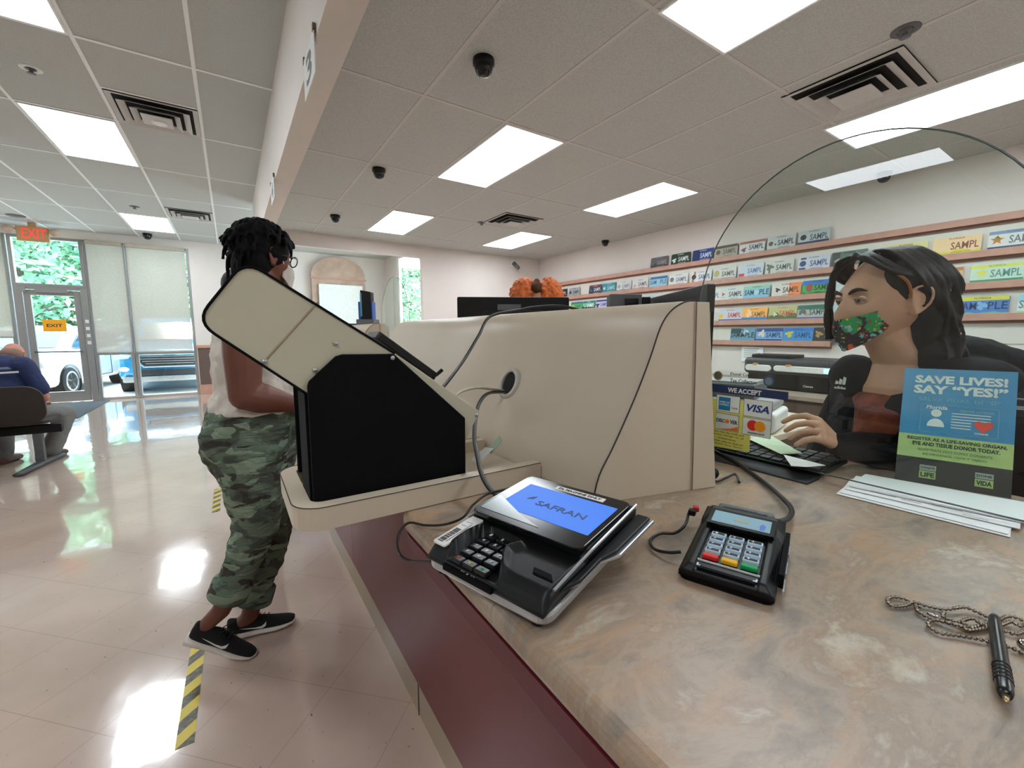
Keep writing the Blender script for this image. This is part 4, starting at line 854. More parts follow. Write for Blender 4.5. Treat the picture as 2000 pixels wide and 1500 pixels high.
P_(2, 3.08, (206, 210, 206), 'SAMPL', (54, 70, 72), [('blob', (196, 90, 96), -.11, .075, .018), ('band', (170, 180, 180), .03, .04, -.14, -.08)], 'white plate with small pink emblem on the third ledge')
P_(2, 2.77, (128, 186, 208), 'SAM PLE', (40, 62, 78), [('band', (150, 200, 170), .115, .15), ('blob', (170, 206, 220), 0, .07, .03)], 'light aqua plate with split lettering on the third ledge')
P_(2, 2.44, (212, 208, 198), 'SAMPL', (84, 58, 44), [('band', (240, 136, 70), .004, .148, .03, .15), ('blob', (50, 40, 40), -.09, .075, .022)], 'half orange half white plate on the third ledge')
P_(2, 2.12, (70, 160, 70), 'SAMPL', (24, 62, 30), [('band', (40, 110, 190), .10, .15), ('disc', (150, 70, 60), -.08, .072, .032, 1.4), ('hill', (40, 120, 50), .02, .008)], 'bright green and blue plate with dark red oval, left of the clerk forehead')
P_(2, 1.80, (190, 196, 196), 'SAMPL', (70, 80, 84), [], 'pale plate behind the front of the clerk hair on the third ledge')
P_(2, 1.17, (206, 168, 122), 'SAMPL', (140, 66, 44), [('band', (180, 110, 70), .12, .148)], 'tan orange plate right of the clerk head on the third ledge')
P_(2, .82, (186, 210, 190), 'SAMPL', (84, 140, 130), [('star', (206, 206, 90), -.085, .078, .045), ('band', (206, 212, 90), .118, .145), ('band', (60, 140, 100), .004, .022)], 'mint plate with a yellow star on the third ledge')
P_(2, .48, (214, 190, 190), 'SAMPL', (120, 70, 90), [('blob', (50, 60, 120), -.1, .07, .04), ('band', (170, 60, 90), .004, .03)], 'pink plate with dark figure at the right edge of the third ledge')
# fourth ledge
P_(3, 3.08, (200, 200, 208), 'SAMPL', (184, 60, 64), [('disc', (232, 180, 40), -.12, .06, .028), ('band', (60, 100, 170), .004, .02)], 'white plate with orange fruit and red letters on the fourth ledge')
P_(3, 2.78, (246, 176, 84), 'SAMPL', (120, 92, 56), [('band', (50, 120, 190), .004, .035), ('blob', (250, 206, 150), -.06, .08, .04)], 'orange sunset plate with blue water on the fourth ledge')
P_(3, 2.46, (188, 184, 120), 'SAMPL', (196, 88, 70), [('hill', (76, 104, 60), .055, .02), ('blob', (214, 214, 200), -.08, .06, .02)], 'olive landscape plate with red letters on the fourth ledge')
P_(3, 2.15, (170, 176, 172), 'SAMPL', (60, 74, 80), [('band', (40, 110, 84), .10, .15), ('blob', (96, 96, 96), -.1, .08, .035), ('disc', (214, 120, 90), -.06, .045, .014), ('band', (60, 80, 150), .004, .016)], 'grey plate with dark green top and pelican like emblem on the fourth ledge')
P_(3, 1.84, (170, 190, 196), 'SAMPL', (60, 74, 90), [], 'pale blue plate behind the clerk mask on the fourth ledge')
P_(3, 1.22, (90, 160, 210), 'SAMPL', (60, 90, 140), [], 'blue plate mostly behind the clerk hair on the fourth ledge')
P_(3, .88, (70, 120, 184), 'SAM PLE', (24, 44, 88), [('band', (206, 200, 60), .115, .15), ('blob', (120, 170, 210), 0, .07, .03), ('hill', (110, 170, 150), .014, .005)], 'blue plate with bright yellow top strip on the fourth ledge')
P_(3, .53, (200, 214, 208), 'SAM PLE', (90, 116, 124), [('band', (140, 200, 210), .09, .15), ('hill', (150, 200, 150), .02, .006)], 'pale aqua and green plate at the right edge of the fourth ledge')
# lowest ledge
P_(4, 2.91, (96, 150, 176), 'SAM PLE', (16, 26, 34), [('band', (30, 60, 70), .09, .15, -.15, -.02), ('blob', (20, 30, 36), 0, .065, .022), ('blob', (180, 210, 214), .04, .11, .03)], 'blue grey plate with black split lettering on the lowest ledge')
P_(4, 2.59, (110, 160, 206), 'SAMPL', (30, 66, 110), [('band', (28, 70, 140), .11, .15), ('blob', (214, 206, 186), -.085, .085, .036), ('band', (24, 60, 130), .004, .02)], 'blue plate with cream shell emblem on the lowest ledge')
P_(4, 2.28, (60, 140, 206), 'SAMPL', (24, 74, 120), [('blob', (200, 190, 60), -.09, .08, .034), ('band', (40, 120, 196), .11, .15)], 'vivid blue plate with yellow fish emblem on the lowest ledge')
P_(4, 1.98, (44, 42, 40), 'SAMPL', (230, 232, 232), [('blob', (160, 130, 80), -.095, .08, .032)], 'black plate with gold emblem on the lowest ledge next to the mask')

# ============================================================ CLERK SIDE EQUIPMENT
def monitor(a, c, h, label, plate_=None):
    a, c = Vector(a), Vector(c); L = (c-a).length; M = frame((a+c)/2 - Vector((0, 0, h/2)), (c-a), (0, 0, 1))
    t = thing('monitor', label, 'monitor', M=M)
    MB().prism(rrect(L, h, .008), -.012, .012).build('casing', BLACK, t, bev=.003); MB().prism(rrect(L-.03, h-.03, .003), -.0135, -.012).build('screen', GLOSS, t)
    MB().prism(rrect(L*.6, h*.6, .03), .012, .03).build('rear_bulge', BLACK, t, bev=.006)
    MB().bx(-.03, .03, -h/2-.12, -h*.1, .03, .05).build('stand_neck', BLACK, t); MB().bx(-.13, .13, -h/2-.135, -h/2-.12, -.10, .14).build('stand_base', BLACK, t, bev=.004); return t
ZM = 1.432
t = monitor(at(893, 580, 'z', ZM), at(1111, 581, 'z', ZM), .33, 'black back of a monitor rising above the privacy hood in front of the orange hair')
MB().bx(-.08, .035, .10, .128, .0305, .034).build('rating_plate', GREY, t)
t = monitor(at(1263, 585, 'z', 1.40), at(1391, 553, 'z', 1.40), .34, 'slanted dark monitor back between the hood top and the glass shield edge')
c = dp(1226, 584, 1.75)
t = thing('signature_camera', 'small grey boxy device with black window on top of the clerk desk equipment', 'device', M=frame(c-Vector((0, 0, .03)), (RT.x, RT.y, 0), (0, 0, 1)))
MB().bx(-.08, .05, -.03, .048, -.03, .03).build('casing', GREY, t, bev=.003); MB().bx(-.02, .035, -.02, .03, .03, .034).build('window', GLOSS, t); MB().bx(.052, .085, -.03, .036, -.03, .03).build('side_block', BLACK, t, bev=.002)
MB().bx(-.03, .03, -.33, -.03, -.02, .02).build('stand_post', BLACK, t); MB().bx(-.08, .08, -.36, -.33, -.06, .06).build('stand_foot', BLACK, t)
# keyboard and papers on it
t = thing('keyboard', 'black computer keyboard under the clerk hand behind the glass', 'keyboard', M=Matrix.Translation((1.085, .40, CT+.002)) @ Matrix.Rotation(math.radians(-3), 4, 'Y'))
MB().prism([(.02, 0), (.175, 0), (.175, .45), (.02, .45)], 0, .012).build('case', BLACK, t, bev=.003)
b = 0
KK = mat('keycap', (34, 35, 38), .5)
for r_ in range(6):
    for c_ in range(16):
        MB().box((.034+.0245*r_, .018+.0272*c_, .015), (.020, .022, .006)).build('keycap', KK, t)
MB().bx(-.045, .02, .0, .43, -.003, .004).build('wrist_rest', mat('wrist_rest', (30, 30, 32), .6), t, bev=.002)
t = thing('sticky_note', 'pale green and white slip of paper lying on the keyboard', 'paper', (1.2, .52, CT+.03))
def quad(parent, o_, P, z, m_, nm):
    Q_ = [at(x, y, 'z', z)-Vector(o_) for x, y in P]; return MB().prism([(p.x, p.y) for p in Q_], z-o_[2], z-o_[2]+.001).build(nm, m_, parent)
quad(t, (1.2, .52, CT+.03), [(1462, 858), (1525, 887), (1567, 886), (1500, 848)], CT+.031, mat('pale_green_paper', (206, 224, 190), .7), 'slip')
t = thing('id_card', 'white photo identity card next to the paper slip under the clerk wrist', 'card', (1.15, .45, CT+.03))
c = quad(t, (1.15, .45, CT+.028), [(1530, 890), (1612, 911), (1575, 914), (1545, 912)], CT+.0285, WHITE, 'card')
# side desk with scanner, printer on the back counter
t = thing('side_desk', 'beige side desk behind the keyboard carrying the scanner stack', 'desk'); MB().bx(1.40, 2.5, .85, 1.75, .80, .83).build('top', mat('cream_desk', (206, 194, 172), .4), t, bev=.004)
for x, y in ((1.45, .9), (2.45, .9), (1.45, 1.7), (2.45, 1.7)): MB().bx(x-.02, x+.02, y-.02, y+.02, 0, .80).build('leg', GREY, t)
t = thing('document_scanner', 'stack of pale grey and white scanner units on the side desk', 'scanner', M=Matrix.Translation((1.95, 1.10, .831)) @ Matrix.Rotation(.25, 4, 'Z'))
MB().bx(-.14, .14, -.22, .20, 0, .09).build('base_unit', WHITE, t, bev=.02, seg=4); MB().bx(-.13, .13, -.20, .18, .092, .135).build('middle_unit', LGREY, t, bev=.012, seg=3)
MB().bx(-.12, .12, -.13, .22, .137, .20).build('top_unit', GREY, t, bev=.006); MB().bx(-.10, .10, -.12, .10, .201, .208).build('lid_recess', LGREY, t)
t = thing('upright_panel', 'slim light grey upright machine with a slanted edge behind the hood post', 'machine', M=frame((1.74, 1.50, .831), (RT.x, RT.y, 0), (0, 0, 1)))
MB().prism([(-.10, 0), (.035, 0), (.055, .30), (.075, .46), (-.10, .46)], -.10, .10).build('casing', mat('panel_grey', (182, 186, 182), .4), t, bev=.008); MB().bx(-.02, .02, .18, .21, .10, .102).build('button_patch', LGREY, t)
t = thing('back_counter', 'long dark brown cabinet run under the licence plate ledges', 'cabinet'); MB().bx(4.0, 5.38, -.9, 4.6, .69, .72).build('top', mat('back_counter_top', (150, 136, 122), .4), t); MB().bx(4.05, 5.38, -.9, 4.6, 0, .69).build('carcass', mat('dark_brown', (70, 54, 46), .5), t)
for k in range(6): MB().bx(4.035, 4.049, -.88+.91*k, .01+.91*k, .08, .66).build('door', mat('dark_brown_door', (82, 64, 54), .5), t)
c = at(1535, 735, 'x', 4.36)
t = thing('large_printer', 'wide black printer with two white handles and a blue display on the back counter', 'printer', M=frame((4.36, c.y, .72), (0, -1, 0), (0, 0, 1)))
MB().bx(-.36, .45, .0, .17, -.42, 0).build('lower_body', BLACK, t, bev=.02, seg=3); MB().bx(-.40, .45, .14, .30, -.46, .02).build('upper_body', mat('printer_grey', (56, 58, 60), .4), t, bev=.04, seg=4)
MB().prism(rrect(.24, .06, .03, 6, -.245, .20), .02, .045).build('handle', WHITE, t, bev=.005); MB().prism(rrect(.60, .055, .027, 6, .20, .205), .02, .04).build('handle', WHITE, t, bev=.005)
MB().bx(.32, .46, .185, .225, .041, .046).build('display', emis('pale_blue_display', (150, 190, 220), .7), t); MB().bx(-.34, .02, .30, .33, -.3, -.02).build('tray_cover', BLACK, t, bev=.006)
for x in (-.27, .03): MB().bx(x-.02, x+.02, .228, .245, .02, .05).build('lever', mat('orange_lever', (206, 150, 80), .5), t)
text('brand_text', 'Canon', .19, .055, .08, .02, .0005, WHITE, t, bold=.02)
c = at(1468, 686, 'x', 5.37)
t = thing('wall_memo', 'white printed memo taped to the wall below the lowest ledge', 'notice', M=frame((5.385, c.y, 1.03), (0, -1, 0), (0, 0, 1)))
q = MB().bx(-.13, .13, -.12, .10, 0, .002).build('sheet', PAPER, t)
for k in range(6): MB().bx(-.10, .10-.02*(k % 3), .06-.026*k, .066-.026*k, .002, .0026).build('printed_line', GREY, q)
c = at(1975, 700, 'x', 4.2)
t = thing('paper_tray_unit', 'black slotted tray unit at the right edge behind the clerk', 'storage', M=frame((4.3, c.y, .72), (0, -1, 0), (0, 0, 1)))
MB().bx(-.20, .7, 0, .40, -.4, 0).build('casing', mat('tray_black', (34, 38, 38), .5), t, bev=.006)
for k in range(4): MB().bx(.0, .66, .02+.085*k, .026+.085*k, 0, .012).build('shelf_edge', SILVER, t); MB().bx(.0, .66, .03+.085*k, .095+.085*k, 0, .003).build('slot', DARK, t)
# far tower (photo station) standing on the far hood
c = at(717, 600, 'x', 1.0); 
t = thing('photo_station_tower', 'black and blue tower shaped device above the far hood', 'machine', M=frame((1.215, 4.6, 1.40), (RT.x, RT.y, 0), (0, 0, 1)))
MB().prism([(-.055, 0), (.055, 0), (.055, .28), (-.055, .30)], -.05, .05).build('casing', BLACK, t, bev=.006)
MB().bx(.057, .068, -.02, .18, -.05, .05).build('side_fin', mat('blue_fin', (20, 80, 160), .4), t); MB().bx(-.078, -.057, -.02, .18, -.05, .05).build('side_fin', mat('blue_fin', (0, 0, 0)), t); MB().bx(-.056, -.04, .03, .27, .05, .055).build('lit_strip', mat('teal_strip', (90, 150, 166), .4), t)
MB().bx(-.09, .09, -1.4, 0, -.09, .09).build('pedestal', GREY, t)
# ============================================================ OUTSIDE
struct(MB().bx(-24, 10, FARY+.12, 60, -.08, -.01).build('parking_lot', mat('sunlit_concrete', (196, 192, 184), .9, var=.06, scale=2)))
struct(MB().bx(-9, 5, FARY+.12, 11.5, 3.02, 3.2).build('trim_7', mat('canopy_paint', (210, 206, 206), .7)))
def loft(secs, name, m_, par, bev=0, smooth=False):
    """sections (x, halfwidth, z0, z1) along local x"""
    b = MB(); R = []
    for x, hw, z0, z1 in secs:
        r = min(.14, (z1-z0)*.3); P = rrect(2*hw, z1-z0, r, 3, 0, (z0+z1)/2); R.append([b.b.verts.new((x, y, z)) for y, z in P])
    n = len(R[0])
    for a, c in zip(R, R[1:]):
        for k in range(n): b.b.faces.new((a[k], a[(k+1) % n], c[(k+1) % n], c[k]))
    b.b.faces.new(R[0][::-1]); b.b.faces.new(R[-1]); return b.build(name, m_, par, smooth, bev)
CGL = mat('car_glass', (60, 76, 88), .08); TYRE = mat('tyre', (28, 28, 30), .8); ALLOY = mat('alloy', (176, 178, 182), .3, metal=.5)
def car(loc, rot, paint, label, grille=True, L=4.5, zs=1):
    """local x forward (nose at x=0), built backwards along -x"""
    t = thing('car', label, 'car', M=Matrix.Translation(loc) @ Matrix.Rotation(rot, 4, 'Z') @ Matrix.Diagonal((1, 1, zs, 1)), group='cars parked outside the windows')
    loft([(0, .70, .42, .78), (-.06, .82, .30, .90), (-.35, .90, .24, .99), (-1.1, .92, .24, 1.06), (-1.5, .92, .24, 1.08), (-3.9, .92, .26, 1.08), (-4.35, .90, .30, 1.04), (-L, .80, .40, .9)], 'body', paint, t, smooth=True)
    loft([(-1.15, .74, 1.04, 1.08), (-1.75, .70, 1.04, 1.58), (-2.3, .68, 1.04, 1.66), (-3.6, .66, 1.04, 1.64), (-4.3, .64, 1.04, 1.10)], 'cabin', paint, t, smooth=True)
    b = MB(); b.prism([(-.62, 0), (.62, 0), (.56, .62), (-.56, .62)], 0, .012, frame((-1.17, 0, 1.125), (0, 1, 0), (-.6, 0, .5))); b.build('windshield', CGL, t)
    for s in (-1, 1):
        b = MB(); b.prism([(-1.5, 1.12), (-1.95, 1.52), (-2.75, 1.58), (-2.75, 1.12)], s*.735-.004, s*.735+.004, RX); b.build('side_window', CGL, t)
        b = MB(); b.prism([(-2.82, 1.12), (-2.82, 1.58), (-3.6, 1.54), (-3.9, 1.12)], s*.725-.004, s*.725+.004, RX); b.build('side_window', CGL, t)
        MB().ell((-1.5, s*.98, 1.14), (.07, .1, .06)).build('mirror', paint, t, True)
        MB().bx(-1.62, -1.60, s*.915-.012, s*.915+.012, .36, 1.02).bx(-2.78, -2.76, s*.915-.012, s*.915+.012, .36, 1.02).bx(-2.78, -1.60, s*.915-.012, s*.915+.012, .36, .375).build('door_gap', EDGE, t); MB().bx(-2.62, -2.45, s*.93-.01, s*.93+.01, .88, .91).build('door_handle', ALLOY, t)
        for wx in (-.88, -3.62):
            MW = frame((wx, s*.80, .345), (1, 0, 0), (0, 0, 1)); q = MB().lathe([(0, -.135), (.30, -.135), (.345, -.10), (.345, .10), (.30, .135), (0, .135)], 32, MW).build('wheel', TYRE, t, True)
            MB().lathe([(0, .05), (.22, .05), (.235, .14), (.20, .145), (.19, .08), (.05, .11), (0, .12)] if s < 0 else [(0, -.05), (.22, -.05), (.235, -.14), (.20, -.145), (.19, -.08), (.05, -.11), (0, -.12)], 24, MW).build('rim', ALLOY, q, True)
            for k in range(5):
                MB().box((0, .11, -s*.125), (.045, .19, .02), MW @ Matrix.Rotation(2*PI*k/5, 4, 'Z')).build('spoke', ALLOY, q)
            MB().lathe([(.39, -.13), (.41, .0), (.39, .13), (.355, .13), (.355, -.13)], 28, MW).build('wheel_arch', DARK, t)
    G = mat('grille_black', (44, 46, 50), .4)
    F = frame((.0, 0, 0), (0, -1, 0), (0, 0, 1)); F2 = frame((.012, 0, 0), (0, 1, 0), (0, 0, 1))
    MB().prism([(-.62, .80), (.62, .80), (.42, .58), (-.42, .58)], .0, .035, F2).build('grille', G, t)
    for k in range(4): MB().bx(.047, .055, -.56+.05*k, .56-.05*k, .77-.05*k, .785-.05*k).build('grille_bar', ALLOY, t)
    MB().tube([(.03, -.66, .83), (.04, .66, .83), (.04, .44, .56), (.04, -.44, .56), (.03, -.66, .83)], .016).build('grille_surround', ALLOY, t)
    MB().bx(-.02, .03, -.55, .55, .38, .50).build('lower_grille', G, t); MB().bx(-.06, .04, -.80, .80, .24, .36).build('bumper_skirt', mat('bumper_grey', (150, 154, 158), .6), t, bev=.03)
    MB().bx(.04, .05, -.30, .30, .30, .325).build('skid_strip', ALLOY, t)
    for s in (-1, 1):
        MB().prism([(s*.64, .80), (s*.90, .84), (s*.92, .72), (s*.68, .74)], -.16, .0, F2).build('headlight', mat('headlight', (214, 220, 226), .15), t); MB().ell((-.02, s*.76, .52), (.05, .09, .05)).build('fog_light', WHITE, t, True)
    MB().prism([(-.085, .855), (-.03, .855), (-.03, .868), (.03, .868), (.03, .855), (.085, .855), (.075, .835), (.03, .835), (.03, .822), (-.03, .822), (-.03, .835), (-.095, .835)], .0, .07, F2).build('badge', mat('gold_badge', (206, 180, 110), .3), t)
    return t
WPAINT = mat('white_car_paint', (226, 230, 234), .25, var=.01, coat=.6); BPAINT = mat('blue_car_paint', (20, 140, 196), .25, var=.02, coat=.6)
car((-1.12, 11.75, 0), -PI/2, BPAINT, 'bright blue car parked nose first right outside the wide window')
car((-3.82, 11.45, 0), -PI/2-.16, WPAINT, 'white car seen through the glass door, its wheel beside the door jamb', zs=.86)
car((-3.1, 19.0, 0), -PI/2+.2, WPAINT, 'more distant white car behind the blue one')
car((-6.6, 12.0, 0), -PI/2, WPAINT, 'white car behind the shade at the left edge')
# trees
LEAFM = {}
def leafmat(k, a, b_):
    m, nt, p = nodes('foliage_%s' % k); n = tex(nt, 'ShaderNodeTexNoise', 1.4, detail=3); nt.links.new(ramp(nt, n.outputs['Fac'], [(.35, a), (.65, b_)]), p.inputs['Base Color']); p.inputs['Roughness'].default_value = .6
    p.inputs['Subsurface Weight'].default_value = .0; return m
LM = [leafmat('light', (70, 124, 96), (128, 172, 132)), leafmat('dark', (52, 84, 60), (110, 146, 100)), leafmat('mid', (70, 116, 84), (124, 166, 120))]
BARK = mat('bark', (84, 76, 68), .9, var=.3, scale=12)
def tree(x, y, h, r, n, lm, label, seed, low=.45, s=.16):
    rd = random.Random(seed); t = thing('tree', label, 'tree', (x, y, -.01), group='trees across the parking lot')
    top = []
    b = MB(); b.tube([(0, 0, 0), (.1, .05, h*.25), (-.05, .1, h*.5), (.1, 0, h*.8)], [.24, .17, .13, .04], 8)
    for k in range(7):
        a = 2*PI*k/7+rd.random(); z0 = h*(.22+.06*k); e = Vector((math.cos(a)*r*.8, math.sin(a)*r*.8, z0+r*.55)); b.tube([(0, .05, z0), e*.5+Vector((0, 0, z0*.35)), e], [.10, .07, .02], 6); top.append(e)
    b.build('trunk', BARK, t)
    cl = [(Vector((rd.uniform(-1, 1)*r*.75, rd.uniform(-1, 1)*r*.75, h*rd.uniform(low, .95))), r*rd.uniform(.28, .48)) for k in range(16)] + [(e, r*.36) for e in top]
    me = bpy.data.meshes.new('foliage'); V = []; Fc = []
    for k in range(n):
        c, q = rd.choice(cl); d = Vector((rd.gauss(0, 1), rd.gauss(0, 1), rd.gauss(0, 1))).normalized()*q*rd.uniform(.7, 1.05); p = c+d; u = Vector((rd.gauss(0, 1), rd.gauss(0, 1), rd.gauss(0, .6))).normalized(); v = u.orthogonal().normalized(); w__ = s*rd.uniform(.6, 1.3)
        i = len(V); V += [p-u*w__, p+v*w__*.55, p+u*w__, p-v*w__*.55]; Fc.append((i, i+1, i+2, i+3))
    me.from_pydata([tuple(v) for v in V], [], Fc); me.materials.append(lm); o = bpy.data.objects.new('foliage', me); COL.objects.link(o); o.parent = t; return t
tree(-5.8, 21, 8.2, 3.2, 9000, LM[0], 'pale green tree filling the pane above the glass door', 1, .2, .14); tree(-8.6, 25, 8.5, 3.6, 7000, LM[2], 'large mid green tree left of the white car', 2, .15, .17)
tree(-4.2, 27, 8.5, 3.6, 7000, LM[1], 'dark leafy oak behind the white car, its limbs showing through the door', 3, .12, .17); tree(-1.2, 26, 7.6, 3.0, 4200, LM[2], 'green tree behind the blue car', 4, .25, .14)
tree(7.6, 17.2, 4.6, 2.4, 9000, LM[2], 'pale green bushy tree outside the small side window', 5, .05, .12); tree(6.4, 13.6, 3.4, 1.6, 3600, LM[2], 'lower green shrub tree under the eave of the side window', 6, .05, .07)
tree(-12.5, 24, 8, 3.5, 3800, LM[1], 'dark tree at the far left edge of the parking lot', 7, .25, .14)
tree(-6.6, 33, 9, 4.0, 7000, LM[1], 'tall dark tree filling the gap behind the pale green one', 8, .1, .22); tree(-10.5, 35, 9, 4.0, 5500, LM[1], 'dark tree in the far back left of the lot', 9, .1, .22)
MB().bx(-24, 6, 29.5, 29.8, 0, 1.5).build('fence', mat('far_fence', (150, 150, 146), .8)); tag([o for o in COL.objects if o.name == 'fence'][0], 'low grey wall far behind the parked cars', 'wall')
struct(MB().bx(3.4, 3.9, 7.0, 11, 3.05, 3.2).build('trim_8', mat('eave_paint', (214, 214, 214), .7)))
# ============================================================ PEOPLE
def V3(*a): return Vector(a)
def skin(name, rgb):
    m = mat(name, rgb, .55, var=.07, scale=18, bump=.08, bscale=500); p = m.node_tree.nodes['Principled BSDF']
    p.inputs['Subsurface Weight'].default_value = .0; return m
def head_verts(b, M, jaw=1.0, seg=96, ears=True):
    """adds a modelled head (x forward, y left, z up, origin between the ears) to MB b"""
    nu, nv = seg, seg//2; R = []
    g = lambda v, c, s: math.exp(-((v-c)/s)**2)
    def pt(u, v):
        th = PI*v/nv; ph = 2*PI*u/nu; dx, dy, dz = math.sin(th)*math.cos(ph), math.sin(th)*math.sin(ph), math.cos(th)
        x = dx*(.094 if dx > 0 else .100); y = dy*.075; z = dz*(.118 if dz > 0 else .118)
        lo = smooth(-.02, -.11, z); y *= 1-.30*lo*jaw
        if x < 0: x *= 1-.45*smooth(-.03, -.11, z)
        else: x *= 1+.10*smooth(-.02, -.09, z)
        if x > .02:
            f = smooth(.02, .06, x)
            x -= .008*smooth(.02, .09, z)*f
            x += f*(.006*g(z, .036, .012)*g(abs(y), .026, .024) - .011*(g(y, .031, .014)+g(y, -.031, .014))*g(z, .014, .012) + .004*(g(y, .042, .016)+g(y, -.042, .016))*g(z, -.022, .018))
            w_ = .0085+.006*smooth(.0, -.034, z); nz = smooth(.022, -.026, z)*smooth(-.046, -.036, z)
            x += f*.033*nz*g(y, 0, w_) + f*.006*g(y, 0, .007)*g(z, .012, .02)
            x += f*(.007*g(z, -.058, .006)*g(y, 0, .021) + .007*g(z, -.071, .006)*g(y, 0, .018) - .004*g(z, -.0645, .0025)*g(y, 0, .022) - .004*g(z, -.083, .007)*g(y, 0, .02) + .009*g(z, -.102, .013)*g(y, 0, .02))
        return M @ Vector((x, y, z))
    top = b.b.verts.new(pt(0, 0)); bot = b.b.verts.new(pt(0, nv))
    for v in range(1, nv): R.append([b.b.verts.new(pt(u, v)) for u in range(nu)])
    for u in range(nu): b.b.faces.new((top, R[0][u], R[0][(u+1) % nu])); b.b.faces.new((bot, R[-1][(u+1) % nu], R[-1][u]))
    for p, q in zip(R, R[1:]):
        for u in range(nu): b.b.faces.new((p[u], q[u], q[(u+1) % nu], p[(u+1) % nu]))
    if ears:
        for s in (1, -1):
            c = Vector((-.012, s*.074, -.004)); out = Vector((-.28, s*1, 0)).normalized()
            e = lambda x, z, o=0: M @ (c + Vector((x, 0, z)) + out*o)
            helix = [e(.012, -.012, .004), e(.010, .004, .005), e(.014, .018, .006), e(.008, .030, .012), e(-.006, .034, .018), e(-.017, .026, .022), e(-.021, .008, .022), e(-.017, -.010, .018), e(-.008, -.024, .011), e(.002, -.031, .006), e(.008, -.026, .003), e(.008, -.016, .003)]
            b.tube(spline(helix, 5), .0036, 8)
            anti = [e(.0, .018, .008), e(-.009, .012, .013), e(-.010, -.004, .013), e(-.003, -.015, .008)]; b.tube(spline(anti, 5), .0032, 8)
            b.ell(M @ (c + Vector((-.003, 0, 0)) + out*.005), (.019, .0065, .031), (M.to_3x3() @ Euler((0, 0, s*.28)).to_matrix()).to_quaternion(), 16)
            b.ell(e(.001, -.027, .006), (.007, .005, .007))
def facem(c, yaw, pitch=0, roll=0, s=1): return Matrix.Translation(c) @ Matrix.Rotation(yaw, 4, 'Z') @ Matrix.Rotation(pitch, 4, 'Y') @ Matrix.Rotation(roll, 4, 'X') @ Matrix.Scale(s, 4)
def person(name, label, loc): return thing(name, label, 'person', loc)
def finish(b, name, m, par, vox, loc, **k):
    o = b.build(name, m, par, True); o.data.transform(Matrix.Translation(-Vector(loc))); return remesh(o, vox, **k)
def place(o, loc): o.data.transform(Matrix.Translation(-Vector(loc))); return o
def hand(b, wrist, palm_c, knuckles, fingers, thumb, r=.0078):
    """fingers: list of [pip, dip, tip] chains rooted at knuckles"""
    wrist = Vector(wrist)
    for k in knuckles: b.cap(wrist.lerp(Vector(k), .25), .0155, k, .0105)
    for a, c in zip(knuckles, knuckles[1:]): b.cap(a, .0105, c, .0105); b.cap(Vector(a).lerp(wrist, .4), .013, Vector(c).lerp(wrist, .4), .013)
    for k, f in zip(knuckles, fingers): b.chain([(k, .0100), (f[0], .0085), (f[1], .0074), (f[2], .0062)])
    b.chain([(wrist.lerp(Vector(thumb[0]), .1), .016), (thumb[0], .0125), (thumb[1], .0098), (thumb[2], .0078)])
def torso_rings(b, L, n=28):
    """L = (centre, front/back dir * r, side dir * r)"""
    b.rings([(c, a, d) for c, a, d in L], n)

# ------------------------------------------------------------ the masked clerk
SK1 = skin('fair_skin', (206, 156, 128)); HC = dp(1722, 590, 1.10); HY = math.radians(147)
HM = facem(HC, HY, .10, 0, 1.0)
L0 = Vector((HC.x, HC.y, 0)); t = person('person', 'person in a black jacket and colourful splash mask typing behind the glass shield', L0)
fw = Vector((math.cos(HY), math.sin(HY), 0)); lf = Vector((-fw.y, fw.x, 0)); Z = Vector((0, 0, 1))
h = lambda x, y, z: HM @ Vector((x, y, z))
neck = HC - fw*.065 - Z*.20
tc = neck - fw*.03
b = MB(); head_verts(b, HM)
b.rings([(h(-.012, 0, -.05), fw*.052, lf*.050), (HC-fw*.028-Z*.10, fw*.055, lf*.052), (neck+Z*.04, fw*.056, lf*.056), (neck-Z*.02, fw*.075, lf*.085), (tc-Z*.12, fw*.09, lf*.13), (tc-Z*.45, fw*.10, lf*.13)])
wr = at(1634, 868, 'x', 1.235); el = at(1800, 890, 'x', 1.42); shL = tc + lf*.165 - Z*.045
b.chain([(shL, .04), (el, .035), (wr, .0235)])
kn = [at(1598, 822, 'x', 1.225), at(1603, 833, 'x', 1.21), at(1606, 846, 'x', 1.195), at(1607, 860, 'x', 1.18)]
fg = [[at(1574, 812, 'x', 1.215), at(1550, 814, 'x', 1.205), at(1530, 824, 'x', 1.195)], [at(1580, 826, 'x', 1.20), at(1556, 829, 'x', 1.19), at(1535, 841, 'x', 1.18)],
      [at(1585, 842, 'x', 1.185), at(1562, 845, 'x', 1.175), at(1543, 856, 'x', 1.165)], [at(1590, 857, 'x', 1.17), at(1571, 860, 'x', 1.16), at(1555, 869, 'x', 1.15)]]
hand(b, wr, None, kn, fg, [wr.lerp(kn[0], .5)+Vector((.02, .012, -.016)), kn[0]+Vector((.012, .02, -.028)), kn[0]+Vector((-.004, .038, -.042))])
finish(b, 'body', SK1, t, .0027, L0, it=2)
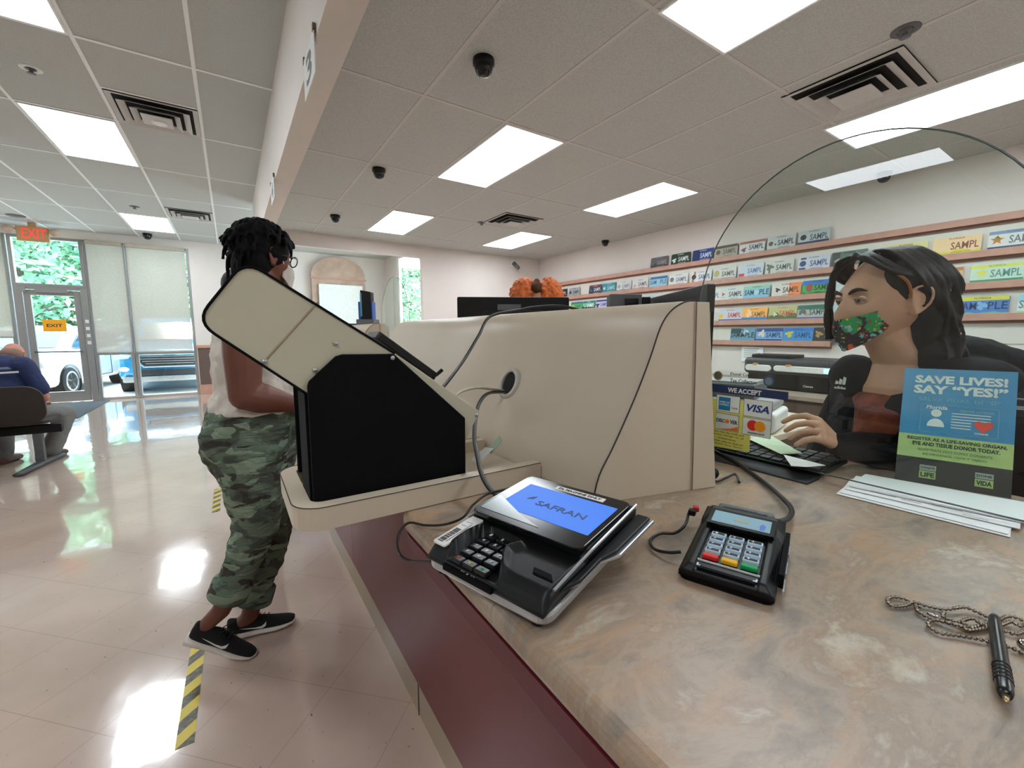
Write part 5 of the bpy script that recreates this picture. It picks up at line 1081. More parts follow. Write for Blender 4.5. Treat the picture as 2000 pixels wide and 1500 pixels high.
# eyes, brows
EW = mat('eye_white', (220, 214, 206), .2); EB = mat('eye_brown', (48, 30, 22), .15); BR = mat('dark_brow', (44, 30, 26), .8)
for s in (1, -1):
    place(MB().ell(h(.0752, s*.030, .0108), (.0112,)*3).build('eyeball', EW, t, True), L0); place(MB().ell(h(.0840, s*.0315, .0085), (.0048, .0048, .0048)).build('iris', EB, t, True), L0)
    lid = [h(.082, s*.018, .012), h(.0872, s*.026, .0160), h(.0868, s*.036, .0155), h(.078, s*.045, .009)]; place(MB().tube(spline(lid, 6), [.0036]*19, 6).build('eyelid', skin('lid_skin', (170, 118, 96)), t, True), L0)
    place(MB().tube([p + (HM.to_3x3() @ Vector((.002, 0, -.0018))) for p in spline(lid, 6)], .0011, 5).build('eyelashes', BR, t, True), L0)
    low = [h(.084, s*.019, .010), h(.0875, s*.030, .0035), h(.081, s*.044, .008)]; place(MB().tube(spline(low, 6), .0016, 6).build('eyelid', skin('lid_skin', (0, 0, 0)), t, True), L0)
    brow = [h(.0935, s*.012, .0285), h(.0945, s*.024, .0345), h(.089, s*.038, .0375), h(.078, s*.050, .031)]; sp = spline(brow, 6); n_ = len(sp)
    place(MB().tube(sp, [.0016+.0030*math.sin(PI*min(1, (k+2)/n_)) for k in range(n_)], 6).build('eyebrow', BR, t, True), L0)
# mask: shell following the lower face
m, nt, p = nodes('splash_mask_cloth'); tcn = nt.nodes.new('ShaderNodeTexCoord'); base = None
cur = (34, 32, 36)
for k, (sc_, th, col) in enumerate(((17, .42, (22, 150, 84)), (42, .27, (110, 196, 200)), (24, .25, (236, 96, 30)), (70, .22, (190, 40, 70)), (85, .20, (240, 190, 40)))):
    v = nt.nodes.new('ShaderNodeTexVoronoi'); v.inputs['Scale'].default_value = sc_; mp = nt.nodes.new('ShaderNodeMapping'); mp.inputs['Location'].default_value = (k*3.1, k*1.7, k*.9)
    nz_ = nt.nodes.new('ShaderNodeTexNoise'); nz_.inputs['Scale'].default_value = 60; ad = nt.nodes.new('ShaderNodeMix'); ad.data_type = 'RGBA'; ad.blend_type = 'LINEAR_LIGHT'; ad.inputs[0].default_value = .016
    nt.links.new(tcn.outputs['Object'], mp.inputs[0]); nt.links.new(mp.outputs[0], nz_.inputs['Vector']); nt.links.new(mp.outputs[0], ad.inputs[6]); nt.links.new(nz_.outputs['Color'], ad.inputs[7]); nt.links.new(ad.outputs[2], v.inputs['Vector'])
    f = ramp(nt, v.outputs['Distance'], [(0, (255, 255, 255)), (th, (0, 0, 0))]); nt.nodes[-1].color_ramp.interpolation = 'CONSTANT'; cur = mixc(nt, f, cur, col)
nt.links.new(cur, p.inputs['Base Color']); p.inputs['Roughness'].default_value = .85
b = MB(); rows = 18; cols = 30; G_ = []
for i in range(rows+1):
    v = i/rows; row = []
    for j in range(cols+1):
        u = j/cols*2-1; a = u*1.28
        zt = -.028 - .006*math.cos(a*1.2)+.000 + .018*abs(u)**2; zb = -.118 + .055*abs(u)**1.6
        z = zt + (zb-zt)*v; y = math.sin(a)*(.068-.012*v); 
        x = math.cos(a)*.100 + .022*math.exp(-(a/.5)**2)*(1-abs(v-.32)*1.1) + .004 - .010*smooth(.6, 1, v) + .004*smooth(.4,1,abs(u))
        row.append(b.b.verts.new(h(x, y, z)))
    G_.append(row)
for i in range(rows):
    for j in range(cols): b.b.faces.new((G_[i][j], G_[i][j+1], G_[i+1][j+1], G_[i+1][j]))
o = place(b.build('face_mask', m, t, True), L0); q = o.modifiers.new('thick', 'SOLIDIFY'); q.thickness = .002
for s in (1, -1):
    place(MB().tube(spline([h(.035, s*.067, -.018), h(.012, s*.077, -.002), h(-.006, s*.083, .020), h(-.02, s*.088, .034)], 6), .0014, 6).tube(spline([h(.03, s*.060, -.062), h(.008, s*.073, -.050), h(-.012, s*.084, -.034), h(-.028, s*.092, -.02)], 6), .0014, 6).build('ear_loop', BLACK, o, True), (0, 0, 0))
    COL.objects[-1] if False else None
# hair
m, nt, p = nodes('dark_brown_hair'); n_ = tex(nt, 'ShaderNodeTexNoise', 60, (1, 1, .15), 6); nt.links.new(ramp(nt, n_.outputs['Fac'], [(.3, (10, 8, 8)), (.7, (34, 24, 21))]), p.inputs['Base Color']); p.inputs['Roughness'].default_value = .5; p.inputs['Specular IOR Level'].default_value = .25
HAIR = m
rd = random.Random(4)
b = MB(); b.ell(h(-.036, 0, .030), (.092, .086, .104), (HM.to_3x3()).to_quaternion(), 28)
b.ell(h(-.004, .052, .050), (.046, .032, .050), HM.to_3x3().to_quaternion()); b.ell(h(-.012, .056, .034), (.044, .027, .058), HM.to_3x3().to_quaternion()); b.ell(h(-.004, -.052, .050), (.046, .032, .050), HM.to_3x3().to_quaternion())
b.ell(h(-.075, .01, -.06), (.055, .07, .11), HM.to_3x3().to_quaternion()); b.ell(h(-.085, .02, -.17), (.05, .075, .10), HM.to_3x3().to_quaternion())
for k in range(70):
    s = 1 if k % 2 else -1; u = rd.random(); x0 = .078-.14*u
    top = h(x0, s*.006, .131-.45*(x0+.01)**2*8*.35)
    j = lambda a: rd.uniform(-a, a)
    if u < .35: mid = [h(x0+.008, s*.040, .112+j(.004)), h(x0-.022, s*.076, .070+j(.004)), h(-.030+j(.01), s*.090, .040+j(.008)), h(-.070+j(.01), s*.088, .005+j(.01))]
    else: mid = [h(x0-.01, s*.045, .118+j(.004)), h(x0-.03, s*.083, .070), h(x0-.05, s*.093, .02+j(.01))]
    end = [h(-.095+j(.02), s*.075+j(.02), -.06+j(.02)), h(-.10+j(.03), s*.065+j(.03), -.15+j(.02)), h(-.09+j(.03), s*.07+j(.03), -.22+j(.03))]
    P = spline([top]+mid+end, 5); b.tube(P, [.0045*(1-.5*i/len(P))+.001 for i in range(len(P))], 6)
# strand hanging on the far side of the face
for k in range(10):
    P = spline([h(.06, -.02, .122), h(.080+k*.001, -.050, .085), h(.078+rd.uniform(-.01, .01), -.072, .03), h(.078+rd.uniform(-.012, .012), -.080, -.03), h(.066+rd.uniform(-.02, .02), -.082, -.09)], 5); b.tube(P, [.006*(1-.6*i/len(P))+.001 for i in range(len(P))], 6)
for k in range(5):
    P = spline([h(.074, .004, .122), h(.070, .030, .108), h(.050, .058, .086), h(.022, .076, .060), h(-.004, .086, .040-.004*k)], 5); b.tube([p_ + Z*.002*k for p_ in P], .005, 6)
finish(b, 'hair', HAIR, t, .0032, L0, it=1, sm=.4)
P = spline([h(.03, .079, .062), h(.016, .087, .045), h(.008, .089, .022), h(.006, .086, .004)], 6); place(MB().tube(P, .0035, 6).build('copper_strand', mat('copper_hair', (150, 84, 34), .4), t, True), L0)
# jacket
JK = mat('black_jacket_cloth', (13, 14, 18), .85, var=.2, scale=10, bump=.3, bscale=40, spec=.15)
b = MB()
b.rings([(neck+Z*.0-fw*.05, fw*.07, lf*.10), (tc-Z*.02-fw*.02, fw*.10, lf*.155), (tc-Z*.065, fw*.12, lf*.185), (tc-Z*.14, fw*.14, lf*.20), (tc-Z*.28, fw*.145, lf*.19), (tc-Z*.50, fw*.15, lf*.19)], 32)
b.chain([(shL, .062), (shL.lerp(el, .5), .058), (el, .050), (el.lerp(wr, .55), .044), (wr.lerp(el, .02), .031)])
shR = tc - lf*.165 - Z*.045; elR = shR + fw*.10 - Z*.26; wrR = elR + fw*.22 + Z*.03
b.chain([(shR, .062), (shR.lerp(elR, .5), .058), (elR, .050), (wrR, .034)])
b.ell(tc + fw*.085 - lf*.075 + Z*.0, (.055, .06, .06)); b.ell(tc + Z*.055 - fw*.11, (.11, .11, .06)); b.ell(tc + Z*.03 - fw*.16 + lf*.04, (.08, .09, .06)); b.ell(tc + lf*.10 + Z*.01 - fw*.04, (.10, .10, .055))
finish(b, 'jacket', JK, t, .006, L0, it=4, disp=.012, dscale=.07)
jk = [c for c in t.children if c.name.startswith('jacket')][0]
RU = mat('rust_print_shirt', (128, 58, 34), .85, var=.5, scale=26)
b = MB(); b.rings([(neck-Z*.035+fw*.0, fw*.078, lf*.084), (neck-Z*.06+fw*.01, fw*.082, lf*.092), (tc-Z*.08+fw*.075+lf*.035, fw*.068, lf*.075), (tc-Z*.26+fw*.082+lf*.04, fw*.080, lf*.085), (tc-Z*.42+fw*.08+lf*.04, fw*.08, lf*.085)], 24)
finish(b, 'shirt', RU, t, .006, L0, it=3, disp=.006, dscale=.05)
dg = bpy.context.evaluated_depsgraph_get(); dg.update(); je = jk.evaluated_get(dg)
ro = CAM - L0; ok, lo, no, fi = je.ray_cast(ro, ray(1643, 748).normalized())
if not ok: lo, no = dp(1643, 748, 1.15)-L0, -fw
lo = lo + L0 + no*.004; FM = frame(lo, Z.cross(no)*1.0, (0, 0, 1))
t_ = text('chest_logo_text', 'adidas', 0, -.012, .028, .008, .0, WHITE, t, M=FM, th=.001, bold=.02); place(t_, L0)
for k in range(3):
    q = MB().prism([(-.013+.009*k, -.003), (-.006+.009*k, -.003), (-.004+.009*k, .004+.006*k), (-.011+.009*k, .007+.006*k)], 0, .001, FM).build('chest_logo_bar', WHITE, t); place(q, L0)
PT = mat('dark_trousers', (26, 28, 34), .85); pv = tc-Z*.56
b = MB(); b.ell(pv, (.17, .17, .12)); b.ell(pv+Z*.10, (.14, .15, .12))
for s in (1, -1): b.chain([(pv+lf*s*.09, .09), (pv+lf*s*.11+fw*.36-Z*.03, .068), (pv+lf*s*.11+fw*.34-Z*.42, .045)])
finish(b, 'trousers', PT, t, .009, L0, it=3)
for s in (1, -1): q = pv+lf*s*.11+fw*.34; q.z = .04; place(MB().rings([(q-fw*.07, lf*.03, Z*.03), (q-fw*.02+Z*.01, lf*.042, Z*.048), (q+fw*.08, lf*.044, Z*.038), (q+fw*.18-Z*.01, lf*.03, Z*.025)], 14).build('shoe', BLACK, t, True), L0)
t2 = thing('office_chair', 'dark office chair behind the seated clerk', 'chair', (HC.x+.35, HC.y-.10, 0)); MB().box((.06, -.02, .80), (.06, .44, .50), Matrix.Rotation(0, 4, 'Z')).build('backrest', BLACK, t2, bev=.025); MB().bx(-.36, .06, -.24, .22, .36, .42).build('seat', BLACK, t2, bev=.02)
MB().tube([(-.15, 0, .08), (-.15, 0, .36)], .03).build('column', GREY, t2, True)
for k in range(5): MB().tube([(-.15, 0, .10), (-.15+.28*math.cos(k*1.257), .28*math.sin(k*1.257), .035)], [.025, .015]).ell((-.15+.28*math.cos(k*1.257), .28*math.sin(k*1.257), .028), (.028, .028, .028)).build('base_spoke', BLACK, t2, True)
MB().tube([(.04, 0, .40), (.06, 0, .60)], .02).build('back_bracket', GREY, t2, True)

# ------------------------------------------------------------ standing customer in camouflage trousers
SK2 = skin('dark_skin', (112, 66, 50)); YW = 1.90
L0 = Vector((.05, YW, 0)); t = person('person', 'person in white top and camouflage trousers standing at the next station', L0)
A = lambda x, y, Y=YW: at(x, y, 'y', Y)
X = Vector((1, 0, 0)); Yv = Vector((0, 1, 0))
hc = A(518, 505, 1.93); HM2 = facem(hc, math.radians(27), .12, 0, .97); h = lambda x, y, z: HM2 @ Vector((x, y, z))
b = MB(); head_verts(b, HM2, seg=64)
ch = V3(.085, YW, 1.28)
b.rings([(h(-.015, 0, -.04), X*.055, Yv*.055), (V3(.10, YW, 1.43), X*.056, Yv*.058), (V3(.09, YW, 1.385), X*.075, Yv*.11), (V3(.085, YW, 1.30), X*.095, Yv*.17), (V3(.08, YW, 1.05), X*.115, Yv*.14), (V3(.06, YW, .9), X*.13, Yv*.15)])
rs, re, rw = V3(.035, 1.735, 1.33), A(478, 772, 1.70), A(582, 790, 1.74)
b.chain([(rs, .062), (rs.lerp(re, .55), .060), (re, .050), (re.lerp(rw, .3), .053), (re.lerp(rw, .75), .036), (rw, .030)])
kn = [rw + V3(.055, .012*k-.02, .004) for k in range(4)]
hand(b, rw+V3(.005, 0, 0), None, kn, [[k+V3(.03, .002, -.004), k+V3(.048, .002, -.018), k+V3(.052, .002, -.036)] for k in kn], [rw+V3(.03, .03, -.004), rw+V3(.055, .05, -.008), rw+V3(.075, .055, -.012)])
ls, le, lw = V3(.05, 2.07, 1.33), V3(.06, 2.13, 1.04), V3(.27, 2.06, 1.00); b.chain([(ls, .06), (le, .048), (lw, .03)])
kn = [lw + V3(.055, .012*k-.02, .004) for k in range(4)]; hand(b, lw, None, kn, [[k+V3(.03, 0, -.004), k+V3(.048, 0, -.018), k+V3(.052, 0, -.036)] for k in kn], [lw+V3(.03, -.03, 0), lw+V3(.055, -.045, -.004), lw+V3(.075, -.05, -.01)])
# legs: near leg trails with lifted heel, far leg carries
hipN, kneeN, ankN = V3(.05, 1.81, .84), A(500, 1035, 1.83), A(432, 1192, 1.88)
hipF, kneeF, ankF = V3(.07, 2.0, .84), A(532, 1035, 1.98), A(487, 1205, 1.98)
for a_, k_, n_ in ((hipN, kneeN, ankN), (hipF, kneeF, ankF)): b.chain([(a_, .09), (a_.lerp(k_, .5), .08), (k_, .056), (k_.lerp(n_, .35), .056), (k_.lerp(n_, .8), .036), (n_, .033)])
toe = A(492, 1268, 1.84); toe.z = 0
dN = V3(.95, -.25, 0).normalized(); pN = .50; hN = toe - dN*.242*math.cos(pN) + Z*.242*math.sin(pN)*.90; hF = V3(-.085, 1.985, .002); dF = V3(1, -.08, 0).normalized()
b.chain([(ankN, .033), (hN+dN*.045+Z*.035, .024), (hN+dN*.10, .022)]); b.chain([(ankF, .033), (hF+dF*.04+Z*.055, .028), (hF+dF*.10+Z*.045, .022)])
finish(b, 'body', SK2, t, .0052, L0, it=3)
WT = mat('white_knit', (216, 208, 196), .85, var=.03, bump=.3, scale=8, bscale=60)
b = MB(); b.rings([(V3(.095, YW, 1.40), X*.078, Yv*.10), (V3(.088, YW, 1.34), X*.10, Yv*.145), (V3(.080, YW, 1.24), X*.135, Yv*.17), (V3(.075, YW, 1.12), X*.145, Yv*.165), (V3(.075, YW, 1.03), X*.142, Yv*.165), (V3(.068, YW, .985), X*.158, Yv*.185), (V3(.068, YW, .965), X*.160, Yv*.19)], 40)
b.chain([(V3(.06, 1.77, 1.365), .05), (V3(.06, 1.74, 1.31), .055)]); b.chain([(V3(.06, 2.04, 1.365), .05), (V3(.06, 2.06, 1.31), .055)])
finish(b, 'tank_top', WT, t, .006, L0, it=4, disp=.022, dscale=.05)
b = MB()
b.rings([(V3(.066, YW, .985), X*.150, Yv*.175), (V3(.060, YW, .93), X*.163, Yv*.19), (V3(.046, YW, .87), X*.165, Yv*.20), (V3(.040, YW, .81), X*.160, Yv*.198), (V3(.050, YW, .74), X*.135, Yv*.19), (V3(.055, YW, .68), X*.11, Yv*.17)], 40)
b.ell(V3(-.015, 1.82, .86), (.105, .10, .10)); b.ell(V3(-.015, 1.98, .86), (.105, .10, .10))
for a_, k_, n_ in ((hipN, kneeN, ankN), (hipF, kneeF, ankF)):
    cu = k_.lerp(n_, .62); b.chain([(a_+V3(0, 0, -.02), .120), (a_.lerp(k_, .45), .108), (k_, .074), (k_.lerp(n_, .35), .066), (cu, .056)])
b.ell(V3(.165, 1.80, .90), (.045, .05, .06)); b.ell(V3(.17, 1.97, .89), (.045, .06, .06))
o = finish(b, 'camouflage_trousers', CAMO, t, .0065, L0, it=4, disp=.028, dscale=.055)
for a_, k_, n_ in ((hipN, kneeN, ankN), (hipF, kneeF, ankF)):
    c1, c2 = k_.lerp(n_, .64), k_.lerp(n_, .82); d = (c2-c1).normalized(); u = d.orthogonal().normalized(); v = d.cross(u)
    R_ = [(c1, u*.062, v*.064), (c1+d*.004, u*.070, v*.072), (c2, u*.069, v*.070), (c2+d*.004, u*.062, v*.062), (c2-d*.004, u*.055, v*.055)]
    place(MB().rings(R_, 28).build('rolled_cuff', CAMO, t, True), L0)
place(MB().tube([V3(.11, 1.70, .80), V3(.155, 1.715, .86), V3(.165, 1.735, .92)], .004, 6).build('pocket_seam', mat('seam_green', (70, 82, 70), .9), t, True), L0)
# hair in short twists
HB = mat('black_twist_hair', (14, 12, 12), .8, var=.5, scale=60, bump=.6, bscale=150, spec=.15)
b = MB(); b.ell(h(-.025, 0, .032), (.105, .093, .105), HM2.to_3x3().to_quaternion(), 24); b.ell(h(-.055, 0, -.03), (.065, .085, .075), HM2.to_3x3().to_quaternion())
rd = random.Random(9)
for k in range(330):
    a = rd.uniform(0, 2*PI); e = rd.uniform(-.15, 1.45); d = Vector((math.cos(a)*math.cos(e), math.sin(a)*math.cos(e), math.sin(e)))
    if d.x > .6 and d.z < .45: continue
    if d.y < -.4 and d.z < .30 and d.x > -.45: continue
    p0 = Vector((-.02+d.x*.100, d.y*.090, .026+d.z*.100)); p1 = p0+d*.020+Vector((0, 0, .002)); dr = .012+.024*max(0, 1-d.z)*rd.random()
    p2 = p1+Vector((d.x*.010+rd.uniform(-.008, .008), d.y*.010, -dr)); p3 = p2+Vector((rd.uniform(-.004, .004), 0, -dr*.6)); b.tube([HM2 @ q for q in spline([p0, p1, p2, p3], 3)], .0048, 6)
for k in range(5):
    y_ = rd.uniform(-.05, .02); P = [h(.060, y_, .105), h(.082, y_, .092), h(.092, y_, .065), h(.092+rd.uniform(-.004, .006), y_, .03+rd.uniform(-.02, .01))]; b.tube(spline(P, 3), .0045, 6)
for k in range(10):
    y_ = rd.uniform(-.08, .05); P = [h(-.10, y_, .02), h(-.125, y_, -.03), h(-.128+rd.uniform(-.008, .008), y_, -.075), h(-.12, y_, -.10+rd.uniform(-.02, .02))]; b.tube(spline(P, 3), .0065, 6)
finish(b, 'hair', HB, t, .0042, L0, it=1, sm=.4)
GF = mat('tortoise_frame', (60, 34, 26), .25)
def ringp(c, r_, n=20): return [c + (HM2.to_3x3() @ Vector((-.25*abs(0), r_*math.cos(a), r_*.9*math.sin(a)))) for a in [2*PI*k/n for k in range(n+1)]]
g = MB()
for s in (1, -1): g.tube(ringp(h(.099, s*.033, .008), .023), .0022, 6)
g.tube([h(.101, -.010, .012), h(.105, 0, .016), h(.101, .010, .012)], .002, 6)
for s in (1, -1): g.tube([h(.098, s*.056, .014), h(.085, s*.076, .014), h(.02, s*.083, .012), h(-.015, s*.083, .002)], .0018, 6)
place(g.build('glasses', GF, t, True), L0)
b = MB(); G_ = []
for i in range(11):
    row = []
    for j in range(21):
        u = j/10-1; a = u*1.2; v = i/10; zt = -.024+.015*u*u; zb = -.115+.05*abs(u)**1.6; z = zt+(zb-zt)*v
        row.append(b.b.verts.new(h(math.cos(a)*.10+.02*math.exp(-(a/.5)**2)*(1-abs(v-.3))+.004, math.sin(a)*(.07-.012*v), z)))
    G_.append(row)
for i in range(10):
    for j in range(20): b.b.faces.new((G_[i][j], G_[i][j+1], G_[i+1][j+1], G_[i+1][j]))
mk = place(b.build('face_mask', mat('pale_mask', (206, 196, 186), .8), t, True), L0); q = mk.modifiers.new('thick', 'SOLIDIFY'); q.thickness = .002
lp = MB().tube(spline([h(.036, -.068, -.018), h(.016, -.078, .006), h(-.004, -.086, .030), h(-.020, -.092, .036)], 6), .0018, 6); place(lp.build('ear_loop', WHITE, mk, True), L0)
# shoes
def shoe(par, heel, toe_dir, pitch, label, L0):
    """heel: point under the heel; toe_dir: heading in the floor plane; pitch lifts the heel"""
    d = Vector(toe_dir).normalized(); s_ = Vector((-d.y, d.x, 0)); M = Matrix((d, s_, Vector((0, 0, 1)))).transposed().to_4x4(); M.translation = Vector(heel); M = M @ Matrix.Rotation(pitch, 4, 'Y') @ Matrix.Diagonal((.92, .95, .95, 1))
    W = [(-.008, .018, .0), (.0, .030, .0), (.03, .034, 0), (.08, .032, .0), (.13, .038, .0), (.18, .046, 0), (.22, .044, .004), (.25, .034, .010), (.268, .016, .018)]
    bend = lambda x: .22*max(0, x-.17)*math.tan(pitch) if pitch > .1 else 0
    b = MB(); R_ = []
    tk = lambda x: .021-.040*max(0, x-.03) if x < .25 else .008
    b.rings([(M @ Vector((x, 0, z+tk(x))), M.to_3x3() @ Vector((0, w_+.002, 0)), M.to_3x3() @ Vector((0, 0, tk(x)))) for x, w_, z in W], 20)
    so = b.build('midsole', mat('white_midsole', (222, 214, 204), .6), par, True); so.data.transform(Matrix.Translation(-L0))
    U = [(-.004, .016, .030, .085), (.006, .027, .022, .098), (.03, .031, .020, .086), (.06, .032, .018, .078), (.09, .033, .018, .088), (.12, .036, .018, .076), (.16, .040, .018, .058), (.20, .041, .018, .044), (.235, .037, .012, .040), (.258, .026, .014, .034), (.269, .012, .018, .028)]
    b = MB(); b.rings([(M @ Vector((x, 0, (z0+z1)/2)), M.to_3x3() @ Vector((0, w_, 0)), M.to_3x3() @ Vector((0, 0, (z1-z0)/2+.003))) for x, w_, z0, z1 in U], 24)
    up = b.build('upper', mat('black_shoe_knit', (16, 17, 18), .85, bump=.4, bscale=300), par, True); up.data.transform(Matrix.Translation(-L0)); q = up.modifiers.new('s', 'SUBSURF'); q.levels = q.render_levels = 1
    for s in (-1, 1):
        sw = [(.075, .060), (.085, .040), (.100, .032), (.125, .036), (.175, .060), (.128, .046), (.105, .044), (.092, .050)]
        if s < 0: sw = [(.150, .064), (.146, .044), (.130, .034), (.105, .038), (.045, .058), (.105, .046), (.130, .047), (.142, .054)]
        FR = M @ frame((0, s*.043, 0), (1, 0, 0), (0, -.12*s, 1))
        b = MB(); b.prism(sw, -.001, .001, FR); bmesh.ops.triangulate(b.b, faces=b.b.faces[:]); bmesh.ops.subdivide_edges(b.b, edges=b.b.edges[:], cuts=2)
        o = b.build('swoosh', WHITE, up); o.data.transform(Matrix.Translation(-L0)); q = o.modifiers.new('fit', 'SHRINKWRAP'); q.target = up; q.offset = .0012; q.wrap_mode = 'ABOVE_SURFACE'
    b = MB()
    for k in range(4): x = .10+.018*k; zt = .086-.26*(x-.10)-.0; b.tube([M @ Vector((x, -.02, zt-.006)), M @ Vector((x+.004, 0, zt+.003)), M @ Vector((x+.008, .02, zt-.006))], .002, 6)
    b.tube(spline([M @ Vector((.10, 0, .092)), M @ Vector((.115, -.018, .104)), M @ Vector((.10, -.022, .088)), M @ Vector((.10, 0, .094)), M @ Vector((.125, .012, .118))], 5), .0018, 6); q = b.build('laces', BLACK, up, True); q.data.transform(Matrix.Translation(-L0))
shoe(t, hN, dN, pN, '', L0)
shoe(t, hF, dF, 0.0, '', L0)

# ------------------------------------------------------------ person with orange curls behind the monitor
hc = dp(1048, 587, 2.9); L0 = Vector((hc.x, hc.y, 0)); t = person('person', 'person with big orange curly hair and dark roots, mostly hidden behind the monitor', L0)
yaw = math.atan2(-hc.y, -hc.x); HM3 = facem(hc, yaw, .25); h = lambda x, y, z: HM3 @ Vector((x, y, z)); f_ = Vector((math.cos(yaw), math.sin(yaw), 0)); l_ = Vector((-f_.y, f_.x, 0))
b = MB(); head_verts(b, HM3, seg=48); nb = hc-Z*.2-f_*.03
b.rings([(h(-.01, 0, -.05), f_*.05, l_*.05), (nb, f_*.055, l_*.055), (nb-Z*.06, f_*.09, l_*.16), (nb-Z*.3, f_*.11, l_*.17), (nb-Z*.6, f_*.13, l_*.18)])
finish(b, 'body', skin('brown_skin', (160, 108, 84)), t, .007, L0, it=3)
OH = mat('orange_curls', (190, 92, 30), .7, var=.35, scale=50, bump=1, bscale=90); rd = random.Random(2)
b = MB()
for s in (1, -1):
    b.ell(h(-.01, s*.085, .02), (.11, .095, .13), HM3.to_3x3().to_quaternion())
    for k in range(150):
        d = Vector((rd.gauss(0, 1), rd.gauss(0, 1)*s, rd.gauss(0, 1))).normalized(); c = Vector((-.01, s*.085, .02))+Vector((d.x*.105, d.y*.092, d.z*.125)); b.ell(HM3 @ c, (rd.uniform(.010, .018),)*3, None, 8)
finish(b, 'curly_hair', OH, t, .006, L0, it=1)
b = MB()
b.ell(h(.035, 0, .092), (.062, .036, .040), HM3.to_3x3().to_quaternion()); b.ell(h(.0, 0, .118), (.05, .022, .03), HM3.to_3x3().to_quaternion())
finish(b, 'dark_roots', mat('dark_roots', (78, 52, 36), .8, bump=.8, bscale=120, spec=.1), t, .006, L0, it=2)
b = MB(); b.rings([(nb-Z*.02, f_*.085, l_*.10), (nb-Z*.07, f_*.11, l_*.19), (nb-Z*.3, f_*.135, l_*.20), (nb-Z*.62, f_*.15, l_*.2)]); finish(b, 'shirt', mat('navy_shirt', (36, 44, 66), .8), t, .01, L0)

pv = nb - Z*.72; b = MB(); b.ell(pv, (.18, .17, .13))
for s in (1, -1): b.chain([(pv+l_*s*.09, .09), (pv+l_*s*.12+f_*.36, .068), (pv+l_*s*.12+f_*.34-Z*(pv.z-.10), .045)])
finish(b, 'trousers', PT, t, .011, L0, it=3)
for s in (1, -1): q = pv+l_*s*.12+f_*.34; q.z = .04; place(MB().rings([(q-f_*.07, l_*.03, Z*.03), (q-f_*.02+Z*.01, l_*.042, Z*.048), (q+f_*.08, l_*.044, Z*.038), (q+f_*.18-Z*.01, l_*.03, Z*.025)], 14).build('shoe', BLACK, t, True), L0)
q = MB().bx(-.2, .2, -.2, .2, pv.z-.17, pv.z-.12); t3 = thing('stool', 'dark stool under the person with orange curls', 'stool', (pv.x, pv.y, 0)); q.build('seat', BLACK, t3, bev=.02)
for sx in (-1, 1):
    for sy in (-1, 1): MB().tube([(sx*.15, sy*.15, pv.z-.17), (sx*.2, sy*.2, 0)], .014).build('leg', GREY, t3, True)

# ------------------------------------------------------------ seated man on the beam seating
def beam_seating(x0, x1, y, z, label):
    t = thing('beam_seating', label, 'seating', ((x0+x1)/2, y, 0)); a = (x1-x0)/2
    MB().bx(-a, a, -.035, .035, z-.08, z).build('beam', BLACK, t, bev=.006)
    for sx in (a-.17,): 
        MB().bx(sx-.03, sx+.03, -.03, .03, .05, z-.08).build('leg', GREY, t); MB().rings([((sx-.06, -.34, .02), (.035, 0, 0), (0, 0, .018)), ((sx, 0, .035), (.035, 0, 0), (0, 0, .028)), ((sx+.06, .34, .02), (.035, 0, 0), (0, 0, .018))], 12).build('foot_bar', mat('foot_bar_grey', (78, 80, 84), .4), t, True)
    MB().bx(-a+.1-.03, -a+.16, -.03, .03, .0, z-.08).build('leg', GREY, t)
    return t
YB = 5.75
t = beam_seating(-3.6, at(124, 845, 'y', YB).x, YB, .40, 'black beam seating with splayed grey foot at the left edge')
SC = mat('seat_shell', (46, 38, 32), .6, bump=.3)
for cx in (-1.70, -2.3, -2.9):
    s_ = MB(); s_.prism(rrect(.48, .36, .12, 6, 0, 0), -.01, .015, Matrix.Translation((cx-t.location.x, -.16, .61)) @ frame((0, 0, 0), (1, 0, 0), (0, -.2, 1))).build('seat_back', SC, t, bev=.006)
    MB().prism(rrect(.46, .42, .06, 6), -.015, .015, Matrix.Translation((cx-t.location.x, .1, .435))).build('seat_pan', SC, t, bev=.006)
cx = -1.86; L0 = Vector((cx, 5.9, 0)); t = person('person', 'seated balding man in navy short sleeved shirt and grey trousers, seen from behind', L0)
F_ = V3(.35, .94, 0).normalized(); Lf = V3(-F_.y, F_.x, 0)
hc = at(26, 694, 'y', 6.1); HM4 = facem(hc, math.atan2(F_.y, F_.x)+.25, .35); h = lambda x, y, z: HM4 @ Vector((x, y, z))
pel = V3(cx, 5.86, .52); ches = V3(hc.x-.07, 5.93, .90)
b = MB(); head_verts(b, HM4, seg=48); b.rings([(h(-.02, 0, -.04), F_*.06, Lf*.06), (ches+Z*.16, F_*.07, Lf*.08), (ches, F_*.11, Lf*.17), (pel, F_*.12, Lf*.16)])
SK3 = skin('ruddy_skin', (190, 126, 104))
rsh, rel, rwr = ches-Lf*.20+Z*.06, at(86, 775, 'y', 5.9), at(78, 788, 'y', 6.12)
b.chain([(rsh, .055), (rel, .043), (rwr, .03)]); kn = [rwr+F_*.06-Lf*(.012*k-.02) for k in range(4)]; hand(b, rwr, None, kn, [[k+F_*.03, k+F_*.045-Z*.015, k+F_*.05-Z*.03] for k in kn], [rwr+F_*.03+Lf*.03, rwr+F_*.05+Lf*.045, rwr+F_*.07+Lf*.05])
lsh, lel, lwr = ches+Lf*.20+Z*.06, ches+Lf*.26-Z*.25+F_*.05, ches+Lf*.1-Z*.27+F_*.28; b.chain([(lsh, .055), (lel, .043), (lwr, .03)])
knN, anN = at(128, 808, 'y', 6.2), at(100, 885, 'y', 6.05); knF, anF = V3(cx-.1, 6.35, .52), V3(cx-.05, 6.05, .09)
